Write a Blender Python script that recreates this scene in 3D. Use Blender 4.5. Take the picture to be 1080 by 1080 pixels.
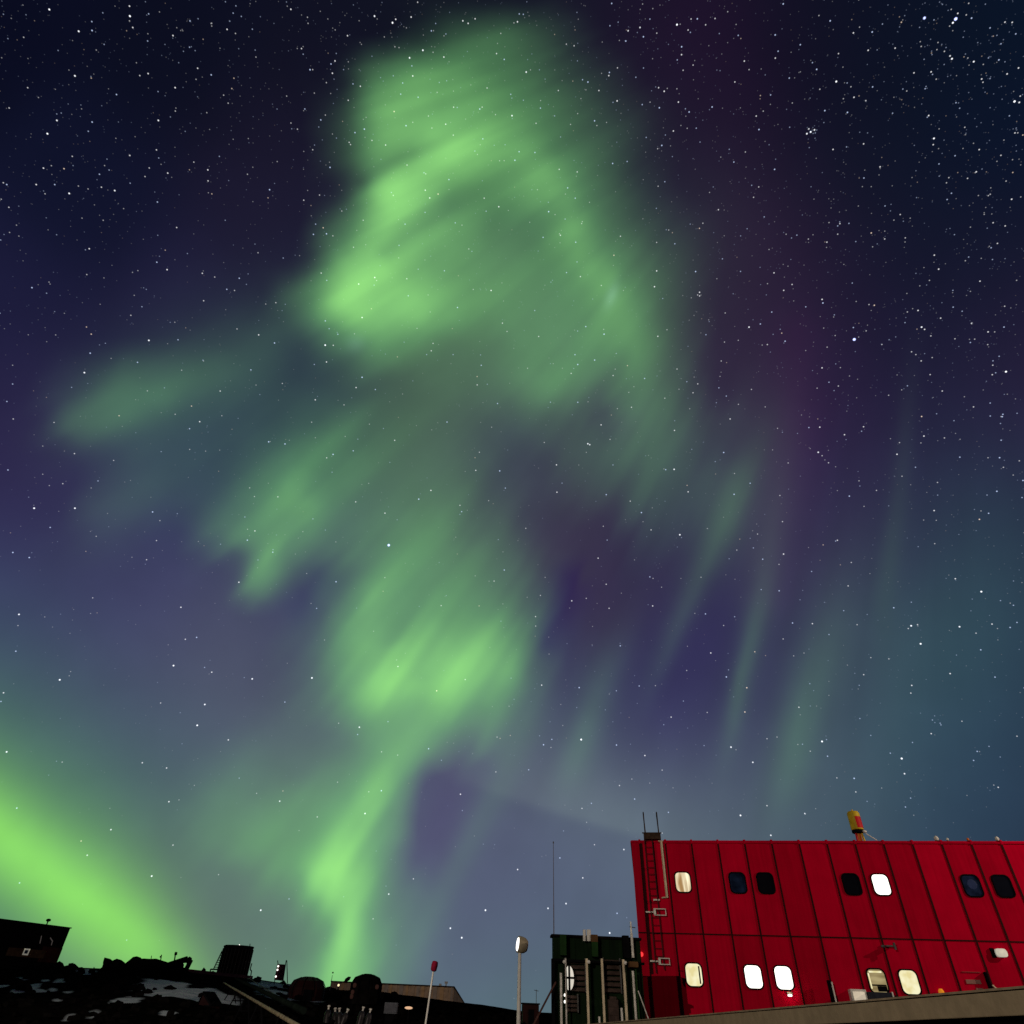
import bpy, math, random
import numpy as np
from mathutils import Vector, Matrix
for _o in list(bpy.data.objects): bpy.data.objects.remove(_o)
SC = bpy.context.scene
COL = SC.collection
rnd = random.Random(7)
EYE = 1.6
# ------------------------------------------------------------------ camera
F = 655.0; TILT = math.radians(38.6); ROLL = math.radians(2.54)
D_ = np.array([0, math.cos(TILT), math.sin(TILT)]); V_ = np.array([0, -math.sin(TILT), math.cos(TILT)]); X_ = np.array([1.0, 0, 0])
R_ = math.cos(ROLL)*X_+math.sin(ROLL)*V_; U_ = -math.sin(ROLL)*X_+math.cos(ROLL)*V_
def ray(px, py): return D_+R_*(px-540)/F+U_*(540-py)/F
def at(px, py, y):
    r = ray(px, py); p = r*(y/r[1]); return Vector((p[0], p[1], p[2]+EYE))
cam = bpy.data.cameras.new('camera'); cam_o = bpy.data.objects.new('camera', cam); COL.objects.link(cam_o)
cam.sensor_width = 36; cam.lens = 36*F/1080; cam.clip_start = .05; cam.clip_end = 9000
m = Matrix.Identity(4)
for i in range(3):
    m[i][0] = R_[i]; m[i][1] = U_[i]; m[i][2] = -D_[i]
m[2][3] = EYE
cam_o.matrix_world = m
SC.camera = cam_o
# ------------------------------------------------------------------ world, exposure
w = bpy.data.worlds.new('World'); SC.world = w; w.use_nodes = True
nt = w.node_tree; bg = nt.nodes['Background']
st = nt.nodes.new('ShaderNodeTexSky'); st.sky_type = 'NISHITA'; st.sun_disc = False
st.sun_elevation = math.radians(-12); st.sun_rotation = math.radians(200)
nt.links.new(st.outputs[0], bg.inputs[0]); bg.inputs[1].default_value = .05
SC.view_settings.view_transform = 'Standard'; SC.view_settings.look = 'None'
SC.view_settings.exposure = 0; SC.view_settings.gamma = 1
SC.cycles.use_denoising = False
SC.cycles.sample_clamp_indirect = 2.0
SC.cycles.max_bounces = 5; SC.cycles.diffuse_bounces = 2
# ------------------------------------------------------------------ lamps of the station (the yard is floodlit from behind the camera)
def spot(name, loc, target, power, col, ang, blend, size):
    l = bpy.data.lights.new(name, 'SPOT'); l.energy = power; l.color = col
    l.spot_size = math.radians(ang); l.spot_blend = blend; l.shadow_soft_size = size
    o = bpy.data.objects.new(name, l); COL.objects.link(o); o.location = loc
    o.rotation_euler = (Vector(target)-Vector(loc)).to_track_quat('-Z', 'Y').to_euler(); return o
spot('yard_floodlight', (-19.0, -19.5, 11.6), (12, 34, 3.5), 29000, (1, .84, .66), 60, .45, .10)
spot('corner_floodlight', (34.0, 19.5, 12.5), (20, 30, 7.2), 8500, (1, .80, .60), 95, .6, .2)
# ------------------------------------------------------------------ materials
def lin(c): return tuple((x/255/12.92 if x/255 <= .04045 else ((x/255+.055)/1.055)**2.4) for x in c)
def mat(name, c, rough=.7, metal=0, var=.25, scale=6.0, bump=.0, spec=.12, emit=None, estr=0, detail=6, c2=None, stretch=(1, 1, 1)):
    mm = bpy.data.materials.new(name); mm.use_nodes = True; n = mm.node_tree.nodes; L = mm.node_tree.links
    b = n['Principled BSDF']; b.inputs['Roughness'].default_value = rough; b.inputs['Metallic'].default_value = metal
    b.inputs['Specular IOR Level'].default_value = spec
    tc = n.new('ShaderNodeTexCoord'); mp = n.new('ShaderNodeMapping'); mp.inputs['Scale'].default_value = stretch
    no = n.new('ShaderNodeTexNoise'); no.inputs['Scale'].default_value = scale; no.inputs['Detail'].default_value = detail
    L.new(tc.outputs['Object'], mp.inputs[0]); L.new(mp.outputs[0], no.inputs['Vector'])
    cr = n.new('ShaderNodeValToRGB'); cr.color_ramp.elements[0].position = .3; cr.color_ramp.elements[1].position = .7
    a = [x*(1-var) for x in c]; z = [min(1, x*(1+var)) for x in (c2 or c)]
    cr.color_ramp.elements[0].color = (*a, 1); cr.color_ramp.elements[1].color = (*z, 1)
    L.new(no.outputs['Fac'], cr.inputs[0]); L.new(cr.outputs[0], b.inputs['Base Color'])
    if bump:
        bp = n.new('ShaderNodeBump'); bp.inputs['Strength'].default_value = bump; bp.inputs['Distance'].default_value = .05
        L.new(no.outputs['Fac'], bp.inputs['Height']); L.new(bp.outputs[0], b.inputs['Normal'])
    if emit:
        mm.cycles.emission_sampling = 'NONE'
        b.inputs['Emission Color'].default_value = (*emit, 1); b.inputs['Emission Strength'].default_value = estr
    return mm
def glow_mat(name, c1, c2, strength, wave=0.0, scale=2.0, stretch=(1, 1, 1)):
    """a pane lit from inside: warm room light with curtain folds or blurred furniture showing through"""
    mm = bpy.data.materials.new(name); mm.use_nodes = True; n = mm.node_tree.nodes; L = mm.node_tree.links
    n.remove(n['Principled BSDF']); e = n.new('ShaderNodeEmission'); e.inputs[1].default_value = strength
    tc = n.new('ShaderNodeTexCoord'); mp = n.new('ShaderNodeMapping'); mp.inputs['Scale'].default_value = stretch
    no = n.new('ShaderNodeTexNoise'); no.inputs['Scale'].default_value = scale; no.inputs['Detail'].default_value = 2
    L.new(tc.outputs['Object'], mp.inputs[0]); L.new(mp.outputs[0], no.inputs['Vector'])
    cr = n.new('ShaderNodeValToRGB'); cr.color_ramp.elements[0].position = .35; cr.color_ramp.elements[1].position = .62
    cr.color_ramp.elements[0].color = (*c1, 1); cr.color_ramp.elements[1].color = (*c2, 1)
    L.new(no.outputs['Fac'], cr.inputs[0]); L.new(cr.outputs[0], e.inputs[0]); L.new(e.outputs[0], n['Material Output'].inputs[0]); mm.cycles.emission_sampling = 'NONE'
    return mm
M = {}
M['galv'] = mat('galvanised steel', (.62, .60, .56), .5, .2, .3, 9)
M['galv_dark'] = mat('dull steel', (.10, .10, .10), .6, .3, .4, 9)
M['black'] = mat('black paint', (.005, .005, .006), .9, 0, .3, 5, spec=0)
M['blackish'] = mat('dark weathered cladding', (.007, .006, .006), .95, 0, .5, 2.5, .3, 0)
M['tanpaint'] = mat('cream paint', (.66, .56, .40), .6, 0, .2, 5)
M['white'] = mat('white paint', (.75, .74, .70), .5, 0, .15, 6)
M['redpaint'] = mat('red paint', (.55, .012, .02), .55, 0, .2, 5)
M['darkred'] = mat('faded dark red fibreglass', (.018, .003, .003), .7, 0, .35, 2.5)
M['yellow'] = mat('yellow paint', (.62, .42, .02), .5, 0, .2, 6)
M['orange'] = mat('orange paint', (.70, .18, .02), .5, 0, .25, 8)
M['green'] = mat('dark green cladding', (.003, .012, .003), .8, 0, .4, 3, .2, stretch=(1, 1, .2))
M['green_post'] = mat('green post paint', (.008, .035, .006), .7, 0, .4, 4)
M['louvre'] = mat('brown louvre blades', (.06, .04, .034), .6, .2, .35, 5)
M['brown'] = mat('brown panel', (.10, .05, .02), .8, 0, .4, 3)
M['duct'] = mat('brown grey duct casing', (.145, .115, .078), .75, 0, .12, 14, .15)
M['duct_edge'] = mat('duct edge trim', (.13, .10, .07), .8, 0, .3, 20)
M['rock'] = mat('rock', (.004, .0035, .0035), .95, 0, .6, 3, .6, 0)
M['pane_black'] = mat('unlit window glass', (.004, .004, .005), .08, 0, .2, 3, spec=.6)
M['pane_blue'] = mat('unlit window glass with bluish blind', (.010, .020, .055), .12, 0, .7, 2.6, spec=.5)
M['lamp_white'] = glow_mat('white lamp light', (1.0, .93, .78), (1, .97, .90), 2.2)
M['lamp_warm'] = glow_mat('warm lamp light', (1.0, .72, .35), (1, .85, .55), 1.4)
M['lamp_red'] = glow_mat('red lamp light', (1.0, .02, .03), (1, .05, .05), 1.2)
M['lit_white'] = glow_mat('bright room light', (1.0, .95, .80), (1, .98, .90), 1.9)
M['lit_cream'] = glow_mat('cream blind lit from inside', (.80, .70, .34), (.95, .90, .58), 1.0, scale=3)
M['lit_curtain'] = glow_mat('curtain folds lit from inside', (.34, .20, .08), (1.0, .90, .62), 1.15, scale=2.1, stretch=(3.2, 1, .35))
M['lit_tan'] = glow_mat('dim room seen through glass', (.16, .11, .04), (.42, .34, .17), 1.0, scale=1.7, stretch=(.4, 1, 2))

# ------------------------------------------------------------------ mesh helpers
class MB:
    def __init__(s): s.v = []; s.f = []; s.m = []; s.k = 0
    def add(s, vs, fs, mi=None):
        o = len(s.v); s.v += [tuple(p) for p in vs]; s.f += [tuple(o+i for i in f) for f in fs]; s.m += [s.k if mi is None else mi]*len(fs)
        return s
    def box(s, x0, x1, y0, y1, z0, z1, M4=None, mi=None):
        vs = [Vector((x, y, z)) for z in (z0, z1) for y in (y0, y1) for x in (x0, x1)]
        if M4 is not None: vs = [M4 @ q for q in vs]
        return s.add(vs, [(0, 2, 3, 1), (4, 5, 7, 6), (0, 1, 5, 4), (2, 6, 7, 3), (0, 4, 6, 2), (1, 3, 7, 5)], mi)
    def tube(s, p0, p1, r0, r1=None, n=10, mi=None):
        p0, p1 = Vector(p0), Vector(p1); r1 = r0 if r1 is None else r1
        d = (p1-p0).normalized(); a = d.orthogonal().normalized(); b = d.cross(a)
        vs = [p+(a*math.cos(t)+b*math.sin(t))*r for p, r in ((p0, r0), (p1, r1)) for t in [2*math.pi*i/n for i in range(n)]]
        fs = [(i, (i+1) % n, n+(i+1) % n, n+i) for i in range(n)]+[tuple(range(n-1, -1, -1)), tuple(range(n, 2*n))]
        return s.add(vs, fs, mi)
    def path(s, pts, r, n=8):
        for a, b in zip(pts, pts[1:]): s.tube(a, b, r, n=n)
        return s
    def lathe(s, origin, axis, prof, n=24, cap=True, mi=None):
        """prof: (distance along axis, radius)"""
        o = Vector(origin); d = Vector(axis).normalized(); a = d.orthogonal().normalized(); b = d.cross(a)
        vs = [o+d*h+(a*math.cos(2*math.pi*i/n)+b*math.sin(2*math.pi*i/n))*r for h, r in prof for i in range(n)]
        fs = []
        for j in range(len(prof)-1):
            fs += [(j*n+i, j*n+(i+1) % n, (j+1)*n+(i+1) % n, (j+1)*n+i) for i in range(n)]
        if cap: fs += [tuple(range(n-1, -1, -1)), tuple(range((len(prof)-1)*n, len(prof)*n))]
        return s.add(vs, fs, mi)
    def prism(s, poly, y0, y1, M4=None, mi=None):
        """poly in x,z ; extruded along y"""
        n = len(poly); vs = [Vector((x, y, z)) for y in (y0, y1) for x, z in poly]
        if M4 is not None: vs = [M4 @ q for q in vs]
        fs = [tuple(range(n)), tuple(range(2*n-1, n-1, -1))]+[(i, n+i, n+(i+1) % n, (i+1) % n) for i in range(n)]
        return s.add(vs, fs, mi)
def build(name, mb, mats, parent=None, loc=None, smooth=False, bevel=0):
    me = bpy.data.meshes.new(name); me.from_pydata([tuple(v) for v in mb.v], [], mb.f)
    for q in (mats if isinstance(mats, (list, tuple)) else [mats]): me.materials.append(q)
    me.polygons.foreach_set('material_index', mb.m)
    if smooth: me.polygons.foreach_set('use_smooth', [True]*len(me.polygons))
    me.update()
    o = bpy.data.objects.new(name, me); COL.objects.link(o)
    if parent is not None: o.parent = parent
    if loc is not None: o.location = loc
    if bevel:
        b = o.modifiers.new('bevel', 'BEVEL'); b.width = bevel; b.segments = 2; b.limit_method = 'ANGLE'
    return o
def thing(name, label, cat, loc=(0, 0, 0), rotz=0.0, group=None):
    o = bpy.data.objects.new(name, None); COL.objects.link(o); o.location = loc; o.rotation_euler = (0, 0, rotz)
    o.empty_display_size = .2
    o['label'] = label; o['category'] = cat
    if group: o['group'] = group
    return o
def tag(o, label, cat, group=None):
    o['label'] = label; o['category'] = cat
    if group: o['group'] = group
    return o
def structure(o): o['kind'] = 'structure'; return o

# ------------------------------------------------------------------ the sky: night sky, aurora and stars on one far dome
# ---- colours of the night sky as a function of direction, expressed on the tangent plane of the viewing axis ----
BASE = [
 (-60,-60,8,10,30),(0,0,9,12,34),(200,60,10,13,32),(350,40,14,16,34),(100,200,14,18,44),(280,200,26,22,46),(330,120,22,20,40),(0,330,26,26,60),(200,330,32,30,64),
 (0,450,42,36,76),(60,540,46,42,84),(150,620,60,62,104),(0,640,56,64,104),(100,720,68,78,108),(0,740,60,92,104),(60,820,70,110,104),(250,690,80,84,110),(200,800,72,92,112),
 (300,760,82,90,110),(180,900,78,118,104),(230,960,96,116,112),(260,900,92,108,112),(340,900,84,120,104),(300,1010,92,124,112),(500,40,18,24,36),(450,400,58,70,70),
 (320,420,36,48,72),(200,480,40,50,84),(330,660,62,72,104),(345,625,54,56,88),(330,250,30,30,56),(600,40,20,20,40),(540,480,66,84,84),(480,550,74,100,92),(560,560,56,56,80),(600,640,46,44,76),
 (540,640,74,96,100),(520,760,80,94,112),(470,850,76,80,114),(452,900,80,86,118),(430,960,88,104,122),(500,900,84,90,122),(500,1000,88,98,128),(560,940,82,92,122),(580,1000,86,100,126),
 (620,930,82,92,122),(640,960,80,94,118),(540,1060,84,118,118),(560,820,84,94,116),(640,840,88,102,120),(660,870,90,108,124),(600,1060,84,118,118),
 (700,40,26,18,42),(760,120,26,20,42),(850,60,16,16,36),(950,60,10,17,36),(1050,40,8,20,40),(1080,150,10,20,44),(900,200,14,20,40),(1000,250,14,20,42),(840,260,34,24,48),
 (820,330,38,28,56),(900,330,22,22,48),(1000,340,24,24,50),(1080,300,22,24,48),(1080,390,42,28,62),(900,400,30,26,56),(1000,420,30,32,60),(1080,480,38,42,72),(880,480,38,32,70),
 (840,440,48,36,68),(790,380,50,44,68),(760,330,42,46,62),(940,540,42,46,74),(1020,560,38,58,80),(1080,600,40,60,80),(880,560,46,40,80),(820,560,64,56,86),(740,500,56,70,84),(700,560,44,44,76),
 (640,540,48,48,76),(650,610,50,36,78),(720,700,44,40,84),(690,740,48,46,94),(750,740,46,44,90),(730,640,44,44,84),(660,700,56,56,92),(600,720,58,60,100),(850,700,56,66,92),(820,680,54,48,84),
 (900,680,54,74,90),(1000,680,44,74,92),(1080,720,40,62,84),(960,780,48,76,96),(1060,820,38,60,84),(900,830,64,84,104),(1000,860,46,70,92),(1080,880,36,54,78),(800,820,76,90,108),(740,800,72,78,108),
 (750,860,80,98,114),(850,870,66,86,100),(700,880,84,100,116),(700,180,30,34,54),(660,90,26,26,46),(720,260,44,52,62),(600,450,60,68,80),(560,500,62,70,84),
]
# green light: (x0,y0,x1,y1, w0,w1, a0,a1, k)  k: 0 soft both sides, +1 sharp on the left of travel, -1 sharp on the right
# brightness of the green light (tenths) sampled every 40 units, rows of 'x:value'
GRID = {
 40: "440:1 480:3 520:4 560:3 600:1.2",
 80: "360:.3 400:4.6 440:6.4 480:6.2 520:4.8 560:3.6 600:2 640:1",
 120: "360:1.6 400:6.6 440:7 480:6.2 520:6 560:5 600:3.6 640:1.8 680:.6",
 160: "360:2.2 400:6 440:6.6 480:8 520:7 560:6 600:4 640:2.4 680:.7",
 200: "360:.8 400:7.4 440:7.8 480:6 520:6 560:6.5 600:5 640:3 680:1",
 240: "360:3.6 400:7.2 440:7 480:6 520:4.4 560:4.6 600:5.5 640:3.6 680:1.6 720:.5",
 280: "320:.6 360:7 400:8 440:6.6 480:5 520:4.3 560:4.5 600:5.5 640:5 680:2.8 720:1",
 320: "320:3.2 360:7.6 400:7 440:7 480:5.6 520:4.6 560:4.5 600:4.8 640:5.5 680:3.6 720:1.4",
 360: "280:.6 320:.7 360:3.8 400:5.4 440:3.6 480:2.6 520:2.8 560:4.4 600:4.5 640:5 680:4 720:1.8",
 400: "80:.8 120:2 160:1.6 200:1.2 240:1.2 280:.9 320:.5 360:1 400:1.8 440:1.8 480:2 520:2.4 560:4.2 600:4 640:2.4 680:3.4 720:1.8",
 440: "40:.2 80:1.8 120:1.3 160:1 200:.8 240:.7 280:.9 320:1.7 360:2.4 400:2.1 440:1.9 480:1.6 520:1.4 560:1.8 600:1.2 640:1.3 680:3.2 720:2 760:.4",
 480: "120:.5 160:.9 200:.7 240:.9 280:2.4 320:3.8 360:3.6 400:2.5 440:2.1 480:1.9 520:1.1 560:.6 600:.8 640:1.4 680:2.6 720:1.5",
 520: "120:.9 160:.9 200:.7 240:1.4 280:4 320:4.6 360:3.2 400:2.7 440:2.8 480:2.3 520:1.2 560:.4 600:.3 640:1 680:1.6 720:.9 760:.6",
 560: "120:.4 240:2.8 280:4.2 320:3.3 360:3 400:4 440:3.8 480:3 520:1.7 560:.6 680:.4 720:.5 760:.5",
 600: "240:.6 280:4.6 320:1.4 360:3 400:4.8 440:4.5 480:3.6 520:2.3 560:.9",
 640: "320:.8 360:3.5 400:5 440:5 480:4.4 520:3.2 560:1.3",
 680: "320:1 360:3.2 400:6 440:6 480:6 520:5 560:1.7",
 720: "320:.8 360:2.2 400:7 440:6.5 480:6.6 520:5 560:1.4",
 760: "280:.4 320:.8 360:1.5 400:5 440:5 480:5.2 520:3 560:.8",
 800: "240:.7 280:1.5 320:1.8 360:3 400:5 440:4.5 480:1.7 520:.9",
 840: "200:.3 240:1.6 280:2.8 320:3 360:4.5 400:6 440:1.2",
 880: "240:1.5 280:4 320:3.6 360:6.2 400:4.8",
 920: "240:.5 280:2 320:5.6 360:7 400:3.4 440:.3",
 960: "280:.6 320:2.6 360:7.2 400:3.4 440:.8",
 1000: "280:.5 320:1.8 360:7 400:3.2 440:.6",
 1040: "280:.6 320:2.8 360:7 400:2.6 440:.5",
 1080: "320:3 360:6.5 400:2",
}
# finer bright (+) and dark (-) strokes: x0,y0,x1,y1, w0,w1, a0,a1
FINE = [
 (392,222,500,150,13,18,.10,.10),(345,310,440,230,16,22,.12,.08),(350,345,430,335,16,20,.14,.10),(450,320,520,290,14,18,.08,.08),(420,120,520,85,20,24,.04,.04),
 (560,170,610,230,14,18,.08,.08),(612,250,672,360,13,16,.12,.14),(590,400,620,390,16,14,.05,.05),(385,745,430,690,13,18,.12,.08),(475,740,530,680,14,18,.06,.04),(405,610,430,560,14,20,.10,.08),
 (275,610,320,540,12,18,.12,.12),(255,560,300,520,12,14,.07,.07),(335,945,420,830,12,20,.12,.10),(350,1040,385,960,13,18,.22,.10),(330,930,350,900,10,12,.10,.06),(265,890,330,850,14,18,.10,.08),(300,910,320,880,10,12,.06,.05),
 (85,445,170,410,9,13,.05,.05),(500,800,525,740,7,12,.08,.10),
 (410,262,470,218,7,10,-.14,-.10),(455,225,540,190,10,14,-.06,-.06),(380,190,450,150,5,8,-.14,-.05),(520,250,570,215,16,16,-.05,-.03),(330,625,350,600,12,12,-.12,-.10),(430,660,460,600,8,12,-.08,-.06),
 (445,710,470,660,6,10,-.10,-.06),(330,810,370,790,10,12,-.06,-.06),(400,880,440,850,12,16,-.10,-.16),(340,1000,375,900,4,9,-.02,-.03),(395,970,430,900,16,20,-.16,-.12),(300,960,330,1000,16,16,-.08,-.10),
 (500,560,530,480,14,22,-.10,-.06),(350,440,420,400,10,14,-.05,-.05),(560,330,600,290,10,14,-.05,-.05),(370,600,345,650,8,10,-.06,-.08),(500,830,480,860,20,20,-.08,-.10),(290,820,350,790,8,10,-.04,-.04),
]
# (cx,cy, half length, half width, direction angle deg from +x (y down), amplitude) elliptical glows
RAYS = [
 (140,425,95,26,-32,.12),(215,385,130,32,-30,.24),(110,440,40,20,-20,.12),(190,500,150,34,-36,.10),(170,350,130,40,-26,.05),
 (735,610,110,11,-66,.17),(760,545,90,16,-66,.17),(790,500,95,20,-74,.10),(705,680,60,9,-68,.10),(788,700,95,10,-78,.17),(806,600,150,16,-80,.11),(778,745,50,6,-78,.06),
 (850,750,105,20,-74,.16),(838,790,60,16,-76,.08),(880,650,120,26,-74,.05),(625,750,75,20,-72,.18),(612,790,40,14,-74,.08),(650,690,80,18,-70,.05),
 (947,520,130,9,-84,.08),(935,600,60,12,-82,.04),(470,935,130,12,-62,.11),(510,860,90,14,-62,.08),(435,1000,60,18,-62,.04),(748,560,60,40,-68,.06),
 (950,720,160,70,-60,.05),(565,740,70,12,-66,.06),(520,760,60,14,-66,.12),(765,470,80,12,-70,.06),(1000,600,120,60,-70,.03),
]
PURPLE = [
 (470,850,452,900,34,-2,-8,-2),(700,740,760,650,40,-1,-2,0),(600,560,640,620,60,2,-3,-4),(845,360,815,600,30,4,-1,2),(740,40,830,420,95,4,-2,1),
 (575,680,600,620,22,-8,-14,0),(345,612,318,640,22,-5,-8,0),(640,430,665,440,20,-4,-12,-2),(540,470,570,540,40,-4,-8,0),
 
]
ARC = [(-140,795),(-60,840),(0,880),(70,934),(140,982),(200,1012),(300,1046)]

def _noise(x, y, seed):
    xi = np.floor(x).astype(np.int64); yi = np.floor(y).astype(np.int64)
    fx = x-xi; fy = y-yi
    fx = fx*fx*(3-2*fx); fy = fy*fy*(3-2*fy)
    def h(a, b):
        n = (a*374761393 + b*668265263 + seed*974634777) & 0xffffffff
        n = ((n ^ (n >> 13))*1274126177) & 0xffffffff
        return ((n ^ (n >> 16)) & 0xffff)/65535.0
    return (h(xi,yi)*(1-fx)+h(xi+1,yi)*fx)*(1-fy)+(h(xi,yi+1)*(1-fx)+h(xi+1,yi+1)*fx)*fy
def _fbm(x, y, seed, n=3):
    s = 0; a = .5; t = 0
    for k in range(n):
        s = s+a*_noise(x*2**k, y*2**k, seed+k*17); t += a; a *= .5
    return s/t
def _seg(X, Y, x0, y0, x1, y1):
    dx, dy = x1-x0, y1-y0; L2 = dx*dx+dy*dy+1e-9
    t = np.clip(((X-x0)*dx+(Y-y0)*dy)/L2, 0, 1)
    return t, (X-x0-t*dx)**2+(Y-y0-t*dy)**2
def sky_rgb(X, Y):
    """display-space colour (0..1) of the sky"""
    Xc = np.clip(X, -260, 1340); Yc = np.clip(Y, -260, 1200)
    base = np.zeros(X.shape+(3,)); W = np.zeros(X.shape)+1e-12
    for b in BASE:
        d2 = (Xc-b[0])**2+(Yc-b[1])**2
        w = np.exp(-d2/(2*62.**2))+1e-7/(1+d2/1e4)
        W += w; base += w[...,None]*np.array(b[2:5])
    base /= W[...,None]
    lum = base.mean(-1, keepdims=True); base = lum+(base-lum)*.87
    # warp so that no feature keeps a perfectly smooth edge
    wx = (_fbm(X/90, Y/90, 3)-.5)*26+(_fbm(X/28,Y/28,31)-.5)*6; wy = (_fbm(X/90, Y/90, 9)-.5)*26+(_fbm(X/28,Y/28,37)-.5)*6
    U, V = X+wx*.75, Y+wy*.75
    # the rays fan out from the magnetic zenith: the light is pulled out along them by uneven amounts
    pt, pr = np.arctan2(U-1000., V+90.), np.hypot(U-1000., V+90.)
    pull = 78*(_fbm(pt*15, pr/520, 411, 3)-.5)+44*(_fbm(pt*44+9, pr/420, 431, 2)-.5)
    pull = .72*pull*(.24+.76*np.clip((V-330)/200, 0, 1)); U = U+np.sin(pt)*pull; V = V+np.cos(pt)*pull
    g = np.zeros(X.shape)
    H = np.zeros((40, 40))
    for yy, row in GRID.items():
        for it in row.split():
            xx, v = it.split(':'); H[yy//40+4, int(xx)//40+4] = float(v)/10
    H[1080//40+5] = H[1080//40+4]*.8
    gx = np.clip(U/40.+4, 1.01, 37.9); gy = np.clip(V/40.+4, 1.01, 37.9)
    ix = np.floor(gx).astype(int); iy = np.floor(gy).astype(int); fx = gx-ix; fy = gy-iy
    def cub(f):
        B = [(1-f)**3/6, (3*f**3-6*f*f+4)/6, (-3*f**3+3*f*f+3*f+1)/6, f**3/6]
        C = [-.5*f+f*f-.5*f**3, 1-2.5*f*f+1.5*f**3, .5*f+2*f*f-1.5*f**3, -.5*f*f+.5*f**3]
        return [.3*p+.7*q for p, q in zip(B, C)]
    cx_, cy_ = cub(fx), cub(fy)
    for j in range(4):
        for i in range(4):
            g += cy_[j]*cx_[i]*H[iy+j-1, ix+i-1]
    g = np.clip(g, 0, 2)
    for q in FINE:
        t, d2 = _seg(U, V, *q[:4])
        w = q[4]+(q[5]-q[4])*t; a = q[6]+(q[7]-q[6])*t
        g += .62*a*np.exp(-d2/(w*w*2.9))
    g = np.clip(g, 0, 2)
    U2, V2 = X+wx*.35, Y+wy*.35
    for cx, cy, hl, hw, an, a in RAYS:
        c_, s_ = np.cos(np.radians(an)), np.sin(np.radians(an))
        p = ((U2-cx)*c_+(V2-cy)*s_)/hl; q = (-(U2-cx)*s_+(V2-cy)*c_)/(hw*1.25)
        g += .60*a*np.exp(-(p*p)**1.25-q*q)
    # rays fan out from the magnetic zenith
    rx, ry = X-1000., Y+90.
    th = np.arctan2(rx, ry); rr = np.hypot(rx, ry)
    ray = _fbm(th*26, rr/420, 51, 3); ray2 = _fbm(th*9, rr/300, 77, 3)
    g = 1.06*g*(1+.24*(ray-.5)+.20*(ray2-.5)+.48*(ray-.5)*np.clip((Y-360)/200,0,1))
    # arc near the horizon, lower left
    ax = np.array([p[0] for p in ARC], float); ay = np.array([p[1] for p in ARC], float)
    yc = np.interp(Xc, ax, ay); nd = (Y-yc)*.86
    arc = np.where(nd < 0, np.exp(-(np.abs(nd)/56)**1.6), np.exp(-(nd/62)**2))
    arc = np.where(nd < 0, .78*arc+.26*np.exp(-(nd/120)**2), arc*.86+.18)
    arc *= 1/(1+np.exp((X-192-(Y-980)*.3)/22))*(.93+.14*(_fbm(X/70,Y/70,5)-.5))
    col = base.copy()
    gg = np.clip(g, 0, 1.15)[...,None]
    col = col*(1-np.clip(gg, 0, 1))+gg**.95*(np.array([124, 208, 122.])+np.clip(gg-.5,0,1)*np.array([60,52,20]))
    col += arc[...,None]*(np.array([142, 226, 106.])-col)*.95
    ray3 = _fbm(th*34, rr/500, 91, 3)
    col *= (1+.06*(ray3-.5)*np.clip((Y-250)/300,0,1)*np.clip((X-480)/120,0,1))[...,None]
    for p in PURPLE:
        t, d2 = _seg(U, V, *p[:4])
        col += np.exp(-d2/(p[4]**2))[...,None]*np.array(p[5:8], float)
    # thin cloud veil: edge runs from (480,815) to (700,890)
    edge = 815+(X-480)*.36-((X-480)/220.)**2*12
    v = np.where(Y < edge, np.exp(-((edge-Y)/60)**2), np.exp(-((edge-Y)/9)**2))*np.exp(-((X-620)/130)**2)
    col += v[...,None]*np.array([12, 14, 8.])
    # two faint galaxies
    for gx, gy, sx, sy, am in ((645,312,6,14,26),(375,362,10,10,14)):
        u = (X-gx)*.93+(Y-gy)*.36; w = -(X-gx)*.36+(Y-gy)*.93
        col += (am*np.exp(-(u/sx)**2-(w/sy)**2))[...,None]*np.array([.7,.7,1.])
    col *= (1+.05*(_fbm(X/60, Y/60, 201, 4)-.5))[...,None]
    return np.clip(col/255., 0.012, 1)
STARS_BRIGHT = [(901,358,1.9),(410,575,1.7),(975,19,1.6),(1008,20,2.0),(1005,24,1.2),(613,780,1.3),(855,139,1.3),(851,141,1.0),(859,137,.9),(853,136,.8),(1070,107,1.4),(1075,108,.9),(714,26,1.2),
 (882,86,1.2),(1004,62,1.1),(1002,59,.8),(1027,65,1.0),(985,146,1.1),(951,800,1.3),(867,782,1.2),(961,660,1.1),(954,816,.9),(771,788,1.0),(794,804,.9),(1012,661,1.0),(1035,624,1.2),(971,679,1.2),
 (343,364,1.1),(157,359,1.0),(89,393,1.0),(50,141,1.1),(137,17,1.2),(52,10,1.1),(83,33,1.0),(73,204,1.0),(414,24,1.2),(60,127,.9),(167,127,.9),(395,17,1.0),(121,201,.9),(79,80,1.0),
 (36,536,1.1),(79,536,1.0),(183,702,1.1),(20,648,1.0),(63,717,1.1),(208,765,1.1),(216,743,1.0),(329,715,1.1),(266,716,1.0),(160,924,1.0),(275,960,1.0),(379,767,.9),(385,858,.9),(295,845,.8),
 (410,943,.8),(512,960,1.1),(475,979,1.0),(487,989,1.1),(7,793,1.0),(117,875,.8),(92,902,.7),(578,958,.9),(597,953,.9),(643,984,1.1),(781,860,1.1),(813,881,.9),(849,858,.9),(658,896,.8),
 (1061,392,1.3),(972,945-600,1.0),(1025,341,1.0),(790,345,.9),(711,495,.9),(717,564,1.0),(863,477,.9),(620,468,.9),(622,469,.8),(540,122,.9),(446,53,1.0),(432,61,1.0),(555,76,.9),(675,29,.8)]
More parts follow.
